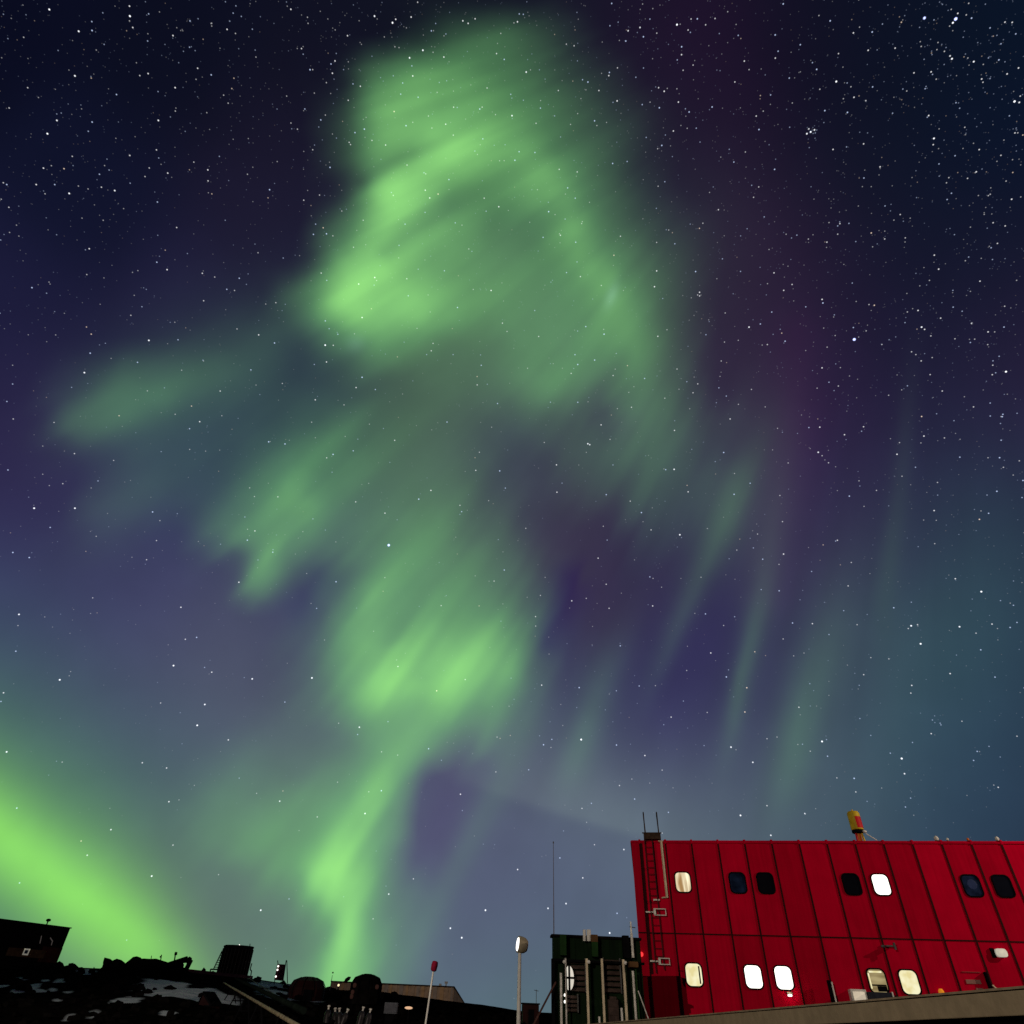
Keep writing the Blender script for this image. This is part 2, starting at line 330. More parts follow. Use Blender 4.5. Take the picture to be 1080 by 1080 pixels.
def star_list(n=10000):
    r = np.random.RandomState(11); out = []
    for x, y, s in STARS_BRIGHT: out.append((x, y, s, 2))
    while len(out) < n:
        x, y = r.uniform(-160, 1240), r.uniform(-160, 1120)
        d = .34+.55*np.clip((500-y)/500, 0, 1)+.75*np.clip((x-640)/440, 0, 1)*np.clip((760-y)/500, 0, 1)-.18*np.clip((y-700)/300, 0, 1)
        if y > 600 and x < 520: d *= .55
        if y > 860: d *= .5
        if r.rand() > d: continue
        m = r.rand()**4.6
        out.append((x, y, .13+.78*m, 0 if r.rand() < .55 else 1))
    # pleiades-like knot and milky patches
    for k in range(16): out.append((855+r.randn()*6, 139+r.randn()*5, r.uniform(.2,.45), 1))
    for k in range(40): out.append((1062+r.randn()*34, 108+r.randn()*30, r.uniform(.15,.4), 1))
    for k in range(50): out.append((1000+r.randn()*48, 50+r.randn()*40, r.uniform(.15,.5), 1))
    return out
def _lin(c): return np.where(c <= .04045, c/12.92, ((c+.055)/1.055)**2.4)
def _plane(P):
    d = np.maximum(P@D_, .18); return 540+F*(P@R_)/d, 540-F*(P@U_)/d
def build_sky(RAD=4000.):
    az = np.concatenate([np.arange(-180, -75, 3.), np.arange(-75, 75, .26), np.arange(75, 180, 3.)])
    el = np.concatenate([np.arange(-16, -4, 2.), np.arange(-4, 90.01, .26)])
    A, E = np.meshgrid(np.radians(az), np.radians(el))
    P = np.stack([np.sin(A)*np.cos(E), np.cos(A)*np.cos(E), np.sin(E)], -1)
    nr, nc = A.shape; cols = np.zeros((nr, nc, 3))
    for i in range(0, nr, 40):
        x, y = _plane(P[i:i+40]); cols[i:i+40] = _lin(sky_rgb(x, y))
    verts = P.reshape(-1, 3)*RAD; cols = cols.reshape(-1, 3)
    i = np.arange(nr-1)[:, None]*nc; j = np.arange(nc)[None, :]; j2 = (j+1) % nc
    quads = np.stack([i+j, i+j2, i+nc+j2, i+nc+j], -1).reshape(-1, 4)
    # stars: small six-sided sparks a little inside the dome
    sv, sc_, tris = [], [], []; base = len(verts)
    S = star_list(); xs = np.array([q[0] for q in S], float); ys = np.array([q[1] for q in S], float)
    bgc = _lin(sky_rgb(xs, ys)); rr = np.random.RandomState(5)
    for k, (x, y, s, kind) in enumerate(S):
        d = D_+R_*(x-540)/F+U_*(540-y)/F; ln = np.linalg.norm(d); d = d/ln
        a = np.cross(d, [0, 0, 1.]); a /= np.linalg.norm(a); b = np.cross(d, a)
        size = (.64+.36*s if kind < 2 else .70+.40*s)/F/ln*RAD
        tint = np.array([.97, .97, 1.0]) if kind == 0 else np.array([.58, .70, 1.]) if kind == 1 else np.array([.92, .95, 1.0])
        if kind == 2 and s > 1.5: tint = np.array([.42, .48, .9]); size *= 1.25
        if rr.rand() < .06 and kind < 2: tint = np.array([1, .78, .6])
        c = bgc[k]+tint*(s**1.5)*(1.3 if kind < 2 else 1.45)
        r0 = RAD*.99; o = base+len(sv); sv.append(d*r0); sc_.append(c)
        for ring, q in ((.42, .75), (1.0, 0.0)):
            for t in range(6):
                an = t*math.pi/3+.3
                sv.append(d*r0+(a*math.cos(an)+b*math.sin(an))*size*ring*.99); sc_.append(bgc[k]*(1-q)+c*q)
        for t in range(6):
            t2 = (t+1) % 6
            tris += [(o, o+1+t, o+1+t2), (o+1+t, o+7+t, o+7+t2), (o+1+t, o+7+t2, o+1+t2)]
    allv = np.concatenate([verts, np.array(sv)+0]); allv[:, 2] += EYE
    allc = np.concatenate([cols, np.array(sc_)]); tris = np.array(tris)
    me = bpy.data.meshes.new('sky'); me.vertices.add(len(allv)); me.vertices.foreach_set('co', allv.ravel())
    nl = quads.size+tris.size; me.loops.add(nl); me.loops.foreach_set('vertex_index', np.concatenate([quads.ravel(), tris.ravel()]))
    me.polygons.add(len(quads)+len(tris))
    st_ = np.concatenate([np.arange(len(quads))*4, quads.size+np.arange(len(tris))*3]); me.polygons.foreach_set('loop_start', st_)
    me.update(calc_edges=True)
    at_ = me.color_attributes.new('sky_light', 'FLOAT_COLOR', 'POINT')
    at_.data.foreach_set('color', np.concatenate([allc, np.ones((len(allc), 1))], 1).ravel())
    mm = bpy.data.materials.new('night sky with aurora'); mm.use_nodes = True; n = mm.node_tree.nodes; L = mm.node_tree.links
    n.remove(n['Principled BSDF']); e = n.new('ShaderNodeEmission'); ca = n.new('ShaderNodeVertexColor'); ca.layer_name = 'sky_light'
    # faint airglow mottling
    tc = n.new('ShaderNodeTexCoord'); no = n.new('ShaderNodeTexNoise'); no.inputs['Scale'].default_value = .004; no.inputs['Detail'].default_value = 3
    mr = n.new('ShaderNodeMapRange'); mr.inputs[3].default_value = .94; mr.inputs[4].default_value = 1.06
    L.new(tc.outputs['Object'], no.inputs['Vector']); L.new(no.outputs['Fac'], mr.inputs[0]); L.new(mr.outputs[0], e.inputs[1])
    L.new(ca.outputs[0], e.inputs[0]); L.new(e.outputs[0], n['Material Output'].inputs[0])
    mm.cycles.emission_sampling = 'NONE'
    me.materials.append(mm)
    o = bpy.data.objects.new('sky', me); COL.objects.link(o); structure(o)
    return o
build_sky()

# ------------------------------------------------------------------ ground
CREST = [(-500, 1000, 70), (-200, 1010, 75), (0, 1022, 80), (60, 1019.5, 80), (110, 1021.5, 70), (150, 1025, 62), (200, 1024.5, 70), (230, 1027, 80), (265, 1032, 84), (300, 1037, 84), (330, 1041, 80), (400, 1046, 76),
         (440, 1051, 70), (470, 1055.5, 62), (510, 1060, 56), (547, 1066, 50), (583, 1072, 46), (625, 1080, 44), (700, 1090, 44), (1100, 1112, 44), (1600, 1130, 44)]
_ca = []
for x, y, r in CREST:
    q = ray(x, y); _ca.append((math.atan2(q[0], q[1]), q[2]/math.hypot(q[0], q[1]), r))
_caz = np.array([q[0] for q in _ca]); _ctan = np.array([q[1] for q in _ca]); _cr = np.array([q[2] for q in _ca])
_bk = [(math.atan2(q[0], q[1]), q[2]/math.hypot(q[0], q[1])) for q in [ray(*p) for p in ((680, 1092), (860, 1084), (960, 1077), (1080, 1070.5), (1200, 1064), (1400, 1052))]]
_baz = np.array([q[0] for q in _bk]); _btan = np.array([q[1] for q in _bk])
def ground_h(x, y):
    x = np.asarray(x, float); y = np.asarray(y, float)
    r = np.hypot(x, y)+1e-6; a = np.arctan2(x, y)
    tn = np.interp(a, _caz, _ctan); Rc = np.interp(a, _caz, _cr)
    behind = np.clip((np.abs(a)-1.2)/.5, 0, 1)
    zc = (tn*Rc+EYE)*(1-behind)
    left = np.clip((.26-a)/.14, 0, 1)
    t = np.clip((r-5)/(Rc-5), 0, 1)
    up = zc*(t**(.8)) ; up = np.where(zc > 0, up, zc*t)
    up *= np.clip(left, 0, 1)*(1-behind)
    fall = np.clip((r-Rc)/(260.), 0, None); z = up-np.minimum(fall*9, 14)*np.where(r > Rc, 1, 0)*(1-np.exp(-fall*3))
    # rocky relief
    amp = .20*np.clip((r-8)/20, 0, 1)*np.clip(1-(r-Rc*.90)/(Rc*.10), .12, 1)*(.25+.75*left)*np.clip(1-(r-90)/60, .1, 1)*(1-behind*.7)
    z = z+amp*(_fbm(x/3.2+50, y/3.2+50, 61, 4)-.5)*2+amp*.5*(_fbm(x/.9+20, y/.9, 67, 2)-.5)
    # bank in front of the red building, right of the camera
    bank = np.exp(-((r-13.5)/3.2)**2)*np.clip((a-.22)/.16, 0, 1)*np.clip((1.5-a)/.3, 0, 1)
    tb = np.interp(a, _baz, _btan)
    z = z+bank*((EYE+tb*13.5)-z)*(.985+.03*_fbm(x/1.3, y/1.3, 71, 3))
    # level yard around the buildings on the right
    return z
def hit(px, py):
    r = ray(px, py); r = r/math.hypot(r[0], r[1])
    ds = np.exp(np.linspace(math.log(3), math.log(140), 1500)); g = ground_h(r[0]*ds, r[1]*ds); zz = EYE+r[2]*ds
    k = np.where(g > zz)[0]; k = k[0] if len(k) else 1100
    return Vector((r[0]*ds[k], r[1]*ds[k], g[k]))
def gz(x, y): return float(ground_h(x, y))
SNOW = [  # seen at (x, y) with half widths on the slope
 (172, 1040, 26, 7, 1.2), (215, 1047, 34, 7, 1.1), (190, 1050, 26, 5, .9), (235, 1056, 26, 5, .8), (132, 1056, 17, 4.5, 1.0), (92, 1024, 9, 3, .9), (178, 1067, 9, 2.5, .8), (310, 1040, 40, 4, .9), (300, 1048, 30, 6, .8), (285, 1039, 26, 4, .9),
 (36, 1038, 9, 2.6, .9), (3, 1040, 7, 4, .9), (48, 1034, 4, 2, .8), (62, 1036, 6, 2.5, .8), (40, 1046, 8, 2.6, .8), (18, 1047, 7, 3, .8), (60, 1055, 8, 2.2, .7), (72, 1047, 7, 3, .7), (100, 1069, 11, 2.5, .6), (72, 1076, 9, 4, .6),
 (56, 1043, 6, 1.8, .7), (20, 1033, 5, 1.6, .6), (28, 1017+16, 4, 1.5, .5), (84, 1060, 5, 2, .4), (42, 1062, 4, 1.5, .5), (10, 1066, 5, 1.5, .5), (330, 1058, 16, 4, .5), (300, 1062, 14, 4, .4), (150, 1075, 14, 2, .3), (480, 1062, 14, 1.5, .25),
]
def build_ground():
    az = np.concatenate([np.arange(-180, -62, 4.), np.arange(-62, 10, .16), np.arange(10, 62, .5), np.arange(62, 180, 4.)])
    r = np.concatenate([[.4, 1, 2, 3, 4, 5, 6, 7, 8], np.linspace(8.5, 17, 26), np.linspace(17.6, 92, 240), np.geomspace(94, 3800, 46)])
    A, Rr = np.meshgrid(np.radians(az), r); Xg = Rr*np.sin(A); Yg = Rr*np.cos(A); Zg = ground_h(Xg, Yg)
    far = np.clip((Rr-300)/800, 0, 1); Zg = Zg*(1-far)+(-9)*far
    nr, nc = A.shape; verts = np.stack([Xg, Yg, Zg], -1).reshape(-1, 3)
    verts = np.concatenate([verts, [[0, 0, float(ground_h(0, .01))]]])
    i = np.arange(nr-1)[:, None]*nc; j = np.arange(nc)[None, :]; j2 = (j+1) % nc
    q = np.stack([i+j, i+nc+j, i+nc+j2, i+j2], -1).reshape(-1, 4)
    c = np.stack([np.arange(nc), (np.arange(nc)+1) % nc, np.full(nc, nr*nc)], -1)
    me = bpy.data.meshes.new('ground'); me.from_pydata(verts.tolist(), [], q.tolist()+c.tolist()); me.update()
    me.polygons.foreach_set('use_smooth', [True]*len(me.polygons))
    snow = np.zeros(len(verts))
    th = np.arctan2(verts[:, 0], verts[:, 1]); rv = np.hypot(verts[:, 0], verts[:, 1])
    for px, py, hx, hy, s in SNOW:
        h = hit(px, py); h2 = hit(px, py-hy); h3 = hit(px, py+hy); ha = hit(px+hx, py)
        a0 = math.atan2(h.x, h.y); r0 = math.hypot(h.x, h.y)
        da = abs(math.atan2(ha.x, ha.y)-a0)+.002; dr = max(1.2, .5*abs(math.hypot(h2.x, h2.y)-math.hypot(h3.x, h3.y)))
        snow = np.maximum(snow, s*np.exp(-((th-a0)/da)**2-((rv-r0)/dr)**2))
    snow = snow+(_fbm(verts[:, 0]/1.2, verts[:, 1]/2.4, 301, 4)-.5)*.8-.12
    snow = np.where(rv > 130, 0, snow)
    ca = me.color_attributes.new('snow', 'FLOAT_COLOR', 'POINT')
    ca.data.foreach_set('color', np.repeat(np.clip(snow, 0, 1)[:, None], 4, 1).ravel())
    mm = bpy.data.materials.new('dark rock with snow patches'); mm.use_nodes = True; n = mm.node_tree.nodes; L = mm.node_tree.links
    b = n['Principled BSDF']; b.inputs['Roughness'].default_value = .95; b.inputs['Specular IOR Level'].default_value = 0
    v = n.new('ShaderNodeVertexColor'); v.layer_name = 'snow'; tc = n.new('ShaderNodeTexCoord')
    no = n.new('ShaderNodeTexNoise'); no.inputs['Scale'].default_value = .9; no.inputs['Detail'].default_value = 9; L.new(tc.outputs['Object'], no.inputs['Vector'])
    ad = n.new('ShaderNodeMath'); ad.operation = 'MULTIPLY_ADD'; ad.inputs[1].default_value = .55; L.new(no.outputs['Fac'], ad.inputs[0]); L.new(v.outputs[0], ad.inputs[2])
    cr = n.new('ShaderNodeValToRGB'); cr.color_ramp.elements[0].position = .56; cr.color_ramp.elements[1].position = .80
    cr.color_ramp.elements[0].color = (0, 0, 0, 1); cr.color_ramp.elements[1].color = (1, 1, 1, 1); L.new(ad.outputs[0], cr.inputs[0])
    rk = n.new('ShaderNodeValToRGB'); rk.color_ramp.elements[0].color = (.0016, .0015, .0016, 1); rk.color_ramp.elements[1].color = (.006, .0048, .0045, 1); L.new(no.outputs['Fac'], rk.inputs[0])
    mx = n.new('ShaderNodeMix'); mx.data_type = 'RGBA'; L.new(cr.outputs[0], mx.inputs['Factor']); L.new(rk.outputs[0], mx.inputs['A']); mx.inputs['B'].default_value = (.44, .47, .52, 1)
    L.new(mx.outputs['Result'], b.inputs['Base Color'])
    bp = n.new('ShaderNodeBump'); bp.inputs['Strength'].default_value = .7; bp.inputs['Distance'].default_value = .3; L.new(no.outputs['Fac'], bp.inputs['Height']); L.new(bp.outputs[0], b.inputs['Normal'])
    me.materials.append(mm); o = bpy.data.objects.new('ground', me); COL.objects.link(o); structure(o)
build_ground()
# loose rocks over the slope: nobody could count them
mb = MB()
for k in range(800):
    px = rnd.uniform(-40, 610); cy = np.interp(px, [q[0] for q in CREST], [q[1] for q in CREST])
    py = cy+1+(rnd.random()**1.4)*(1090-cy); h = hit(px, py)
    if px > 430 and py < cy+9: continue
    if any(((px-q[0])/(q[2]*1.1))**2+((py-q[1])/(q[3]*1.6))**2 < 1 for q in SNOW) and rnd.random() < .85: continue
    r0 = math.hypot(h.x, h.y); s = rnd.uniform(.08, .26)*(r0/40)**.8
    n1, n2 = 4, 5; vs = []
    ph = rnd.random()*6; sx, sy, sz = s*rnd.uniform(.8, 1.8), s*rnd.uniform(.8, 1.6), s*rnd.uniform(.4, .95)
    for i in range(n1+1):
        for j in range(n2):
            a = math.pi*i/n1; b = 2*math.pi*j/n2+ph; q = rnd.uniform(.60, 1.15)
            vs.append((h.x+sx*math.sin(a)*math.cos(b)*q, h.y+sy*math.sin(a)*math.sin(b)*q, h.z+sz*.3+sz*math.cos(a)*q))
    fs = [(i*n2+j, i*n2+(j+1) % n2, (i+1)*n2+(j+1) % n2, (i+1)*n2+j) for i in range(n1) for j in range(n2)]
    mb.add(vs, fs)
o = build('loose_rocks', mb, M['rock']); o['kind'] = 'stuff'; tag(o, 'dark loose rocks scattered over the slope', 'rocks')

# ------------------------------------------------------------------ the red building
AZ = math.radians(-11.24)
rb = thing('red_building', 'long two storey red panelled building with rounded windows, some lit', 'building', (7.9508, 32.5656, 0), AZ)
RBM = Matrix.Translation((7.9508, 32.5656, 0)) @ Matrix.Rotation(AZ, 4, 'Z'); RBI = RBM.inverted()
def wall_at(px, py, off=0.0):
    """local point of the red building where the line of sight meets its front plane (off metres proud of it)"""
    o = RBI @ Vector((0, 0, EYE)); r = ray(px, py); d = (RBI.to_3x3() @ Vector(r)); t = (-off-o.y)/d.y; return o+d*t
TOP, MID, XL, XR = 8.06, 4.41, -1.57, 25.2
def red_mat():
    mm = mat('deep red wall panels', (.58, .0006, .026), .75, 0, .08, 1.3, 0, .0); n = mm.node_tree.nodes; L = mm.node_tree.links
    b = n['Principled BSDF']; src = b.inputs['Base Color'].links[0].from_socket
    tc = n.new('ShaderNodeTexCoord'); sp = n.new('ShaderNodeSeparateXYZ'); L.new(tc.outputs['Object'], sp.inputs[0])
    dv = n.new('ShaderNodeMath'); dv.operation = 'DIVIDE'; dv.inputs[1].default_value = 1.2; L.new(sp.outputs[0], dv.inputs[0])
    fl = n.new('ShaderNodeMath'); fl.operation = 'FLOOR'; L.new(dv.outputs[0], fl.inputs[0])
    zz = n.new('ShaderNodeMath'); zz.operation = 'GREATER_THAN'; zz.inputs[1].default_value = MID; L.new(sp.outputs[2], zz.inputs[0])
    cb = n.new('ShaderNodeCombineXYZ'); L.new(fl.outputs[0], cb.inputs[0]); L.new(zz.outputs[0], cb.inputs[1])
    wn = n.new('ShaderNodeTexWhiteNoise'); L.new(cb.outputs[0], wn.inputs['Vector'])
    mr = n.new('ShaderNodeMapRange'); mr.inputs[3].default_value = .74; mr.inputs[4].default_value = 1.06; L.new(wn.outputs['Value'], mr.inputs[0])
    # weather streaks running down the panels
    mp = n.new('ShaderNodeMapping'); mp.inputs['Scale'].default_value = (9, 9, .35); L.new(tc.outputs['Object'], mp.inputs[0])
    n2 = n.new('ShaderNodeTexNoise'); n2.inputs['Scale'].default_value = 1; n2.inputs['Detail'].default_value = 5; L.new(mp.outputs[0], n2.inputs['Vector'])
    m2 = n.new('ShaderNodeMapRange'); m2.inputs[1].default_value = .3; m2.inputs[2].default_value = .7; m2.inputs[3].default_value = .88; m2.inputs[4].default_value = 1.05; L.new(n2.outputs['Fac'], m2.inputs[0])
    ml = n.new('ShaderNodeMath'); ml.operation = 'MULTIPLY'; L.new(mr.outputs[0], ml.inputs[0]); L.new(m2.outputs[0], ml.inputs[1])
    vm = n.new('ShaderNodeVectorMath'); vm.operation = 'SCALE'; L.new(src, vm.inputs[0]); L.new(ml.outputs[0], vm.inputs['Scale'])
    L.new(vm.outputs[0], b.inputs['Base Color']); return mm
M['redwall'] = red_mat()
M['seam'] = mat('dark red joint with shade', (.030, .002, .003), .8, 0, .3, 8)  # joint colour; on the cover strips it holds the red in shadow
mb = MB()
mb.box(XL+.02, XR, .03, 13.0, .0, TOP-.06, mi=1)
xs = [XL]+[1.2*i for i in range(-1, 22)]; xs = [x for x in xs if x >= XL]
xs = sorted(set([XL]+[x for x in xs if x-XL > .2]+[XR])); G = .022
for i in range(len(xs)-1):
    a, b = xs[i]+G, xs[i+1]-G
    if i == 0: a = XL
    sh = .0 if xs[i] < 12.5 else .0
    mb.box(a, b, 0, .05, MID+.02, TOP-.10, mi=0)
    mb.box(a, b, .002, .05, .35, MID-.02, mi=0)
mb.box(XL, XR, .045, .06, TOP-.12, TOP-.05, mi=0)
mb.box(XL-.02, XL+.02, .05, 13.0, 0.0, TOP-.06, mi=0)
build('wall', mb, [M['redwall'], M['seam']], rb)
mb = MB(); mb.box(XL-.06, XR, -.05, 13.1, TOP-.098, TOP-.02); mb.box(XL-.02, XR, .0, 13.05, TOP-.02, TOP+.02)
for x in xs[1:-1]: mb.box(x-.045, x+.045, -.06, .10, TOP-.13, TOP+.05)
build('roof_edge', mb, M['redwall'], rb, bevel=.008)
mb = MB()
for x in xs[1:-1]:
    mb.box(x-.034, x+.034, -.030, .045, MID+.02, TOP-.135)
    x2 = x+(.0 if x < 12.2 or x > 13 else .10)
    mb.box(x2-.032, x2+.032, -.028, .045, .35, MID-.03)
mb.box(XL, XR, -.026, .045, MID-.028, MID+.018)
build('cover_strips', mb, M['seam'], rb)
def rrect(cx, cz, w_, h_, r, n=7):
    pts = []
    for sx, sz, a0 in ((1, 1, 0), (-1, 1, 90), (-1, -1, 180), (1, -1, 270)):
        for k in range(n+1):
            t = math.radians(a0+90*k/n); pts.append((cx+sx*(w_/2-r)+r*math.cos(t), cz+sz*(h_/2-r)+r*math.sin(t)))
    return pts
def make_window(x, z, pane, label=None):
    ro = rrect(x, z, .75, .86, .21); ri = rrect(x, z, .65, .76, .18); n = len(ro); mbf = MB()
    vs = [(p[0], y, p[1]) for ring, y in ((ro, .0), (ro, -.035), (ri, -.045), (ri, .0)) for p in ring]
    fs = [(j*n+i, j*n+(i+1) % n, (j+1)*n+(i+1) % n, (j+1)*n+i) for j in range(3) for i in range(n)]
    mbf.add(vs, fs); fr = build('window', mbf, M['black'], rb)
    if label: fr['label'] = label
    mp = MB(); rp = rrect(x, z, .67, .78, .18); mp.add([(p[0], -.012, p[1]) for p in rp], [tuple(range(len(rp)))])
    pn = build('pane', mp, pane, fr); return fr, pn
ZT, ZB = 4.76+EYE, 1.37+EYE
for i, z, p, lb in ((0, ZT, 'lit_curtain', 'window lit behind tan curtain folds'), (2, ZT, 'pane_blue', 'dark window with bluish tint'), (3, ZT, 'pane_black', None), (6, ZT, 'pane_black', None),
                    (7, ZT, 'lit_white', 'brightly lit white window in the upper row'), (10, ZT, 'pane_blue', 'dark blue window with a round blind'), (11, ZT, 'pane_black', None), (15, ZT, 'pane_black', None),
                    (0, ZB, 'lit_cream', 'window with glowing cream blind'), (2, ZB, 'lit_white', 'brightly lit white window in the lower row'), (3, ZB, 'lit_white', 'brightly lit white window above a wall lamp'),
                    (6, ZB, 'lit_tan', 'window half covered by a tan blind'), (7, ZB, 'lit_cream', 'window with pale cream blind lit from inside'), (12, ZB, 'pane_black', None)):
    fr, pn = make_window(1.2*(i+.5), z, M[p], lb)
    if i == 10 and z == ZT:
        q = MB().lathe((12.62, -.018, z+.05), (0, -1, 0), [(0, .19), (.004, .17)], 20); build('blind', q, mat('round blind', (.02, .035, .11), .5), fr)
    if i == 6 and z == ZB:
        q = MB(); q.box(7.5, 8.1, -.020, -.014, z-.16, z-.11); q.box(7.74, 8.1, -.0201, -.014, z-.34, z-.162); build('glazing_bar', q, M['black'], fr)
        q = MB(); q.box(7.50, 7.55, -.022, -.016, z-.25, z+.25); q.box(7.56, 8.04, -.022, -.016, z+.27, z+.33); build('blind', q, M['lit_cream'], fr)
    if i == 0 and z == ZB:
        q = MB(); q.box(.80, .86, -.018, -.014, z-.3, z+.3); build('blind_cord', q, M['louvre'], fr)
# fittings fixed to the wall are parts of the building
p0 = wall_at(697.5, 890, .12); p1 = wall_at(704, 947, .12)
q = MB(); q.tube((p0.x, -.12, TOP-.02), (p1.x-.02, -.12, p1.z), .055, n=10); q.tube((p1.x-.02, -.12, p1.z+.03), (p1.x-.26, -.12, p1.z), .03); q.box(p0.x-.13, p0.x+.09, -.17, .05, TOP-.06, TOP-.02)
build('downpipe', q, M['tanpaint'], rb)
# ladder
lx0, lx1 = wall_at(681, 900, .16).x, wall_at(689, 900, .16).x; zb = wall_at(684, 1026, .16).z
lad = MB()
for x in (lx0, lx1): lad.box(x-.022, x+.022, -.20, -.15, zb+(0 if x == lx0 else .12), TOP+.05)
z = zb+.3
while z < TOP: lad.tube((lx0, -.175, z), (lx1, -.175, z), .013, n=6); z += .28
for z in (zb+.5, zb+2.2, zb+3.9): lad.box(lx0-.02, lx0+.02, -.16, -.0, z, z+.05); lad.box(lx1-.02, lx1+.02, -.16, -.0, z, z+.05)
ldr = build('ladder', lad, mat('dark ladder paint', (.05, .006, .008), .6), rb)
q = MB(); x = wall_at(677, 900, .05).x; q.box(x-.045, x+.045, -.09, 0, wall_at(684, 1027).z, TOP-.13); build('cable_conduit', q, M['seam'], rb)
q = MB()
xa, xb = wall_at(679.5, 885).x, wall_at(696.5, 885).x
for x in (xa+.06, xb-.06):
    zt = TOP+1.22
    for dy in (-.20, .18): q.tube((x+(0.03 if dy > 0 else 0), dy, TOP-.02), (x, dy, zt-.1), .028, n=6)
    pts = [(x, -.20+.19*(1-math.cos(t)), zt-.1+.12*math.sin(t)) for t in [math.pi*k/6 for k in range(7)]]; q.path(pts, .028, 6)
q.box(xa-.02, xb+.02, -.30, -.24, TOP+.02, TOP+.26); q.box(xa-.02, xb+.02, -.24, .3, TOP+.03, TOP+.07); q.box(xa-.08, xb+.08, -.31, -.25, TOP+.26, TOP+.30)
build('roof_hatch_rail', q, mat('rusty dark rail', (.05, .03, .02), .7, .3, .4, 8), rb)
for (ax, ay, bx, by) in ((689, 958, 703, 966), (694, 1010, 707, 1018)):
    a = wall_at(ax, ay, .2); b = wall_at(bx, by, .2); q = MB(); h = .045
    q.box(a.x, b.x, -.24, -.20, a.z-.04, a.z); q.box(a.x, b.x, -.24, -.20, b.z, b.z+.04); q.box(a.x, a.x+.10, -.24, -.20, b.z+.04, a.z-.04); q.box(b.x-.04, b.x, -.24, -.20, b.z+.04, a.z-.04)
    q.box(a.x-.35, a.x+.1, -.20, -.0, (a.z+b.z)/2-.03, (a.z+b.z)/2+.03)
    build('ladder_bracket', q, M['galv'], rb, bevel=.01)
a = wall_at(692, 949, .2); q = MB(); q.box(a.x-.12, a.x+.16, -.2, 0, a.z-.03, a.z+.03); build('wall_stay', q, M['galv'], rb)
# red pilot lamp near the left edge
a = wall_at(677, 1008, .10); q = MB(); q.lathe((a.x-.02, -.02, a.z+.05), (0, -1, 0), [(0, .07), (.08, .09), (.14, .04)], 12); q2 = build('pilot_lamp', q, M['lamp_red'], rb)
# bulkhead lamps
def bulkhead(px, py, wdt, hgt, mt, name='wall_lamp'):
    a = wall_at(px, py, .12); f = build(name, MB().box(a.x-wdt/2-.14, a.x-wdt/2+.02, -.08, 0, a.z-hgt/2-.02, a.z+hgt/2+.02), M['black'], rb, bevel=.02)
    pr = rrect(a.x, a.z, wdt, hgt, min(wdt, hgt)*.4, 5); build('lens', MB().prism(pr, -.17, -.02), mt, f, bevel=.01)
bulkhead(1056, 1005, .42, .28, mat('frosted lamp lens', (.8, .8, .72), .3, emit=(.9, .9, .75), estr=.28))
a = wall_at(943, 998, .3); q = MB(); q.box(a.x-.42, a.x-.12, -.06, 0, a.z-.03, a.z+.05); q.box(a.x-.30, a.x+.02, -.34, -.06, a.z-.02, a.z+.03); q.box(a.x-.02, a.x+.05, -.36, -.28, a.z-.12, a.z+.12); build('camera_bracket', q, M['galv_dark'], rb)
# lamp under the third lower window
a = wall_at(833, 1048, .1); hz_ = a.z
f = build('wall_lamp', MB().box(a.x-.10, a.x+.10, -.12, 0, a.z-.02, a.z+.06), M['galv_dark'], rb, bevel=.01)
build('lens', MB().prism(rrect(a.x, a.z-.055, .16, .07, .03, 4), -.11, -.02), M['lamp_white'], f)
pl = bpy.data.lights.new('window_lamp_light', 'POINT'); pl.energy = 3.5; pl.color = (1, .68, .36); pl.shadow_soft_size = .06
plo = bpy.data.objects.new('window_lamp_light', pl); COL.objects.link(plo); plo.location = RBM @ Vector((a.x, -.24, a.z+.02))
# door end with canopy at the lower right
a = wall_at(896, 1043, .35); b = wall_at(916, 1056, .35)
q = MB(); q.box(a.x, b.x, -.40, 0, b.z-.15, a.z); f = build('light_box', q, M['white'], rb, bevel=.03)
build('lens', MB().box(a.x+.08, b.x-.08, -.42, -.405, b.z-.10, a.z-.08), mat('lit lens', (.8, .78, .65), .4, emit=(1, .85, .65), estr=.35), f)
a = wall_at(915, 1046, .5); b = wall_at(942, 1056, .5)
q = MB(); q.box(a.x, b.x, -.6, 0, b.z-.1, a.z); build('door_canopy', q, mat('dark grey canopy', (.02, .022, .035), .6), rb, bevel=.02)
q = MB(); q.box(b.x+.002, b.x+.05, -.62, -.5, b.z-.1, a.z+.02); build('canopy_end', q, M['white'], rb)
a = wall_at(874, 1034, .3); b = wall_at(879, 1066, .3); q = MB(); q.tube((a.x, -.3, a.z), (a.x, -.3, .2), .09, n=12); build('flue_pipe', q, M['black'], rb, smooth=False)
q = MB(); q.tube((a.x+.075, -.40, a.z-.05), (a.x+.075, -.40, .2), .028, n=8); build('flue_highlight', q, M['white'], rb)  # white tube stands in for the highlight along the flue
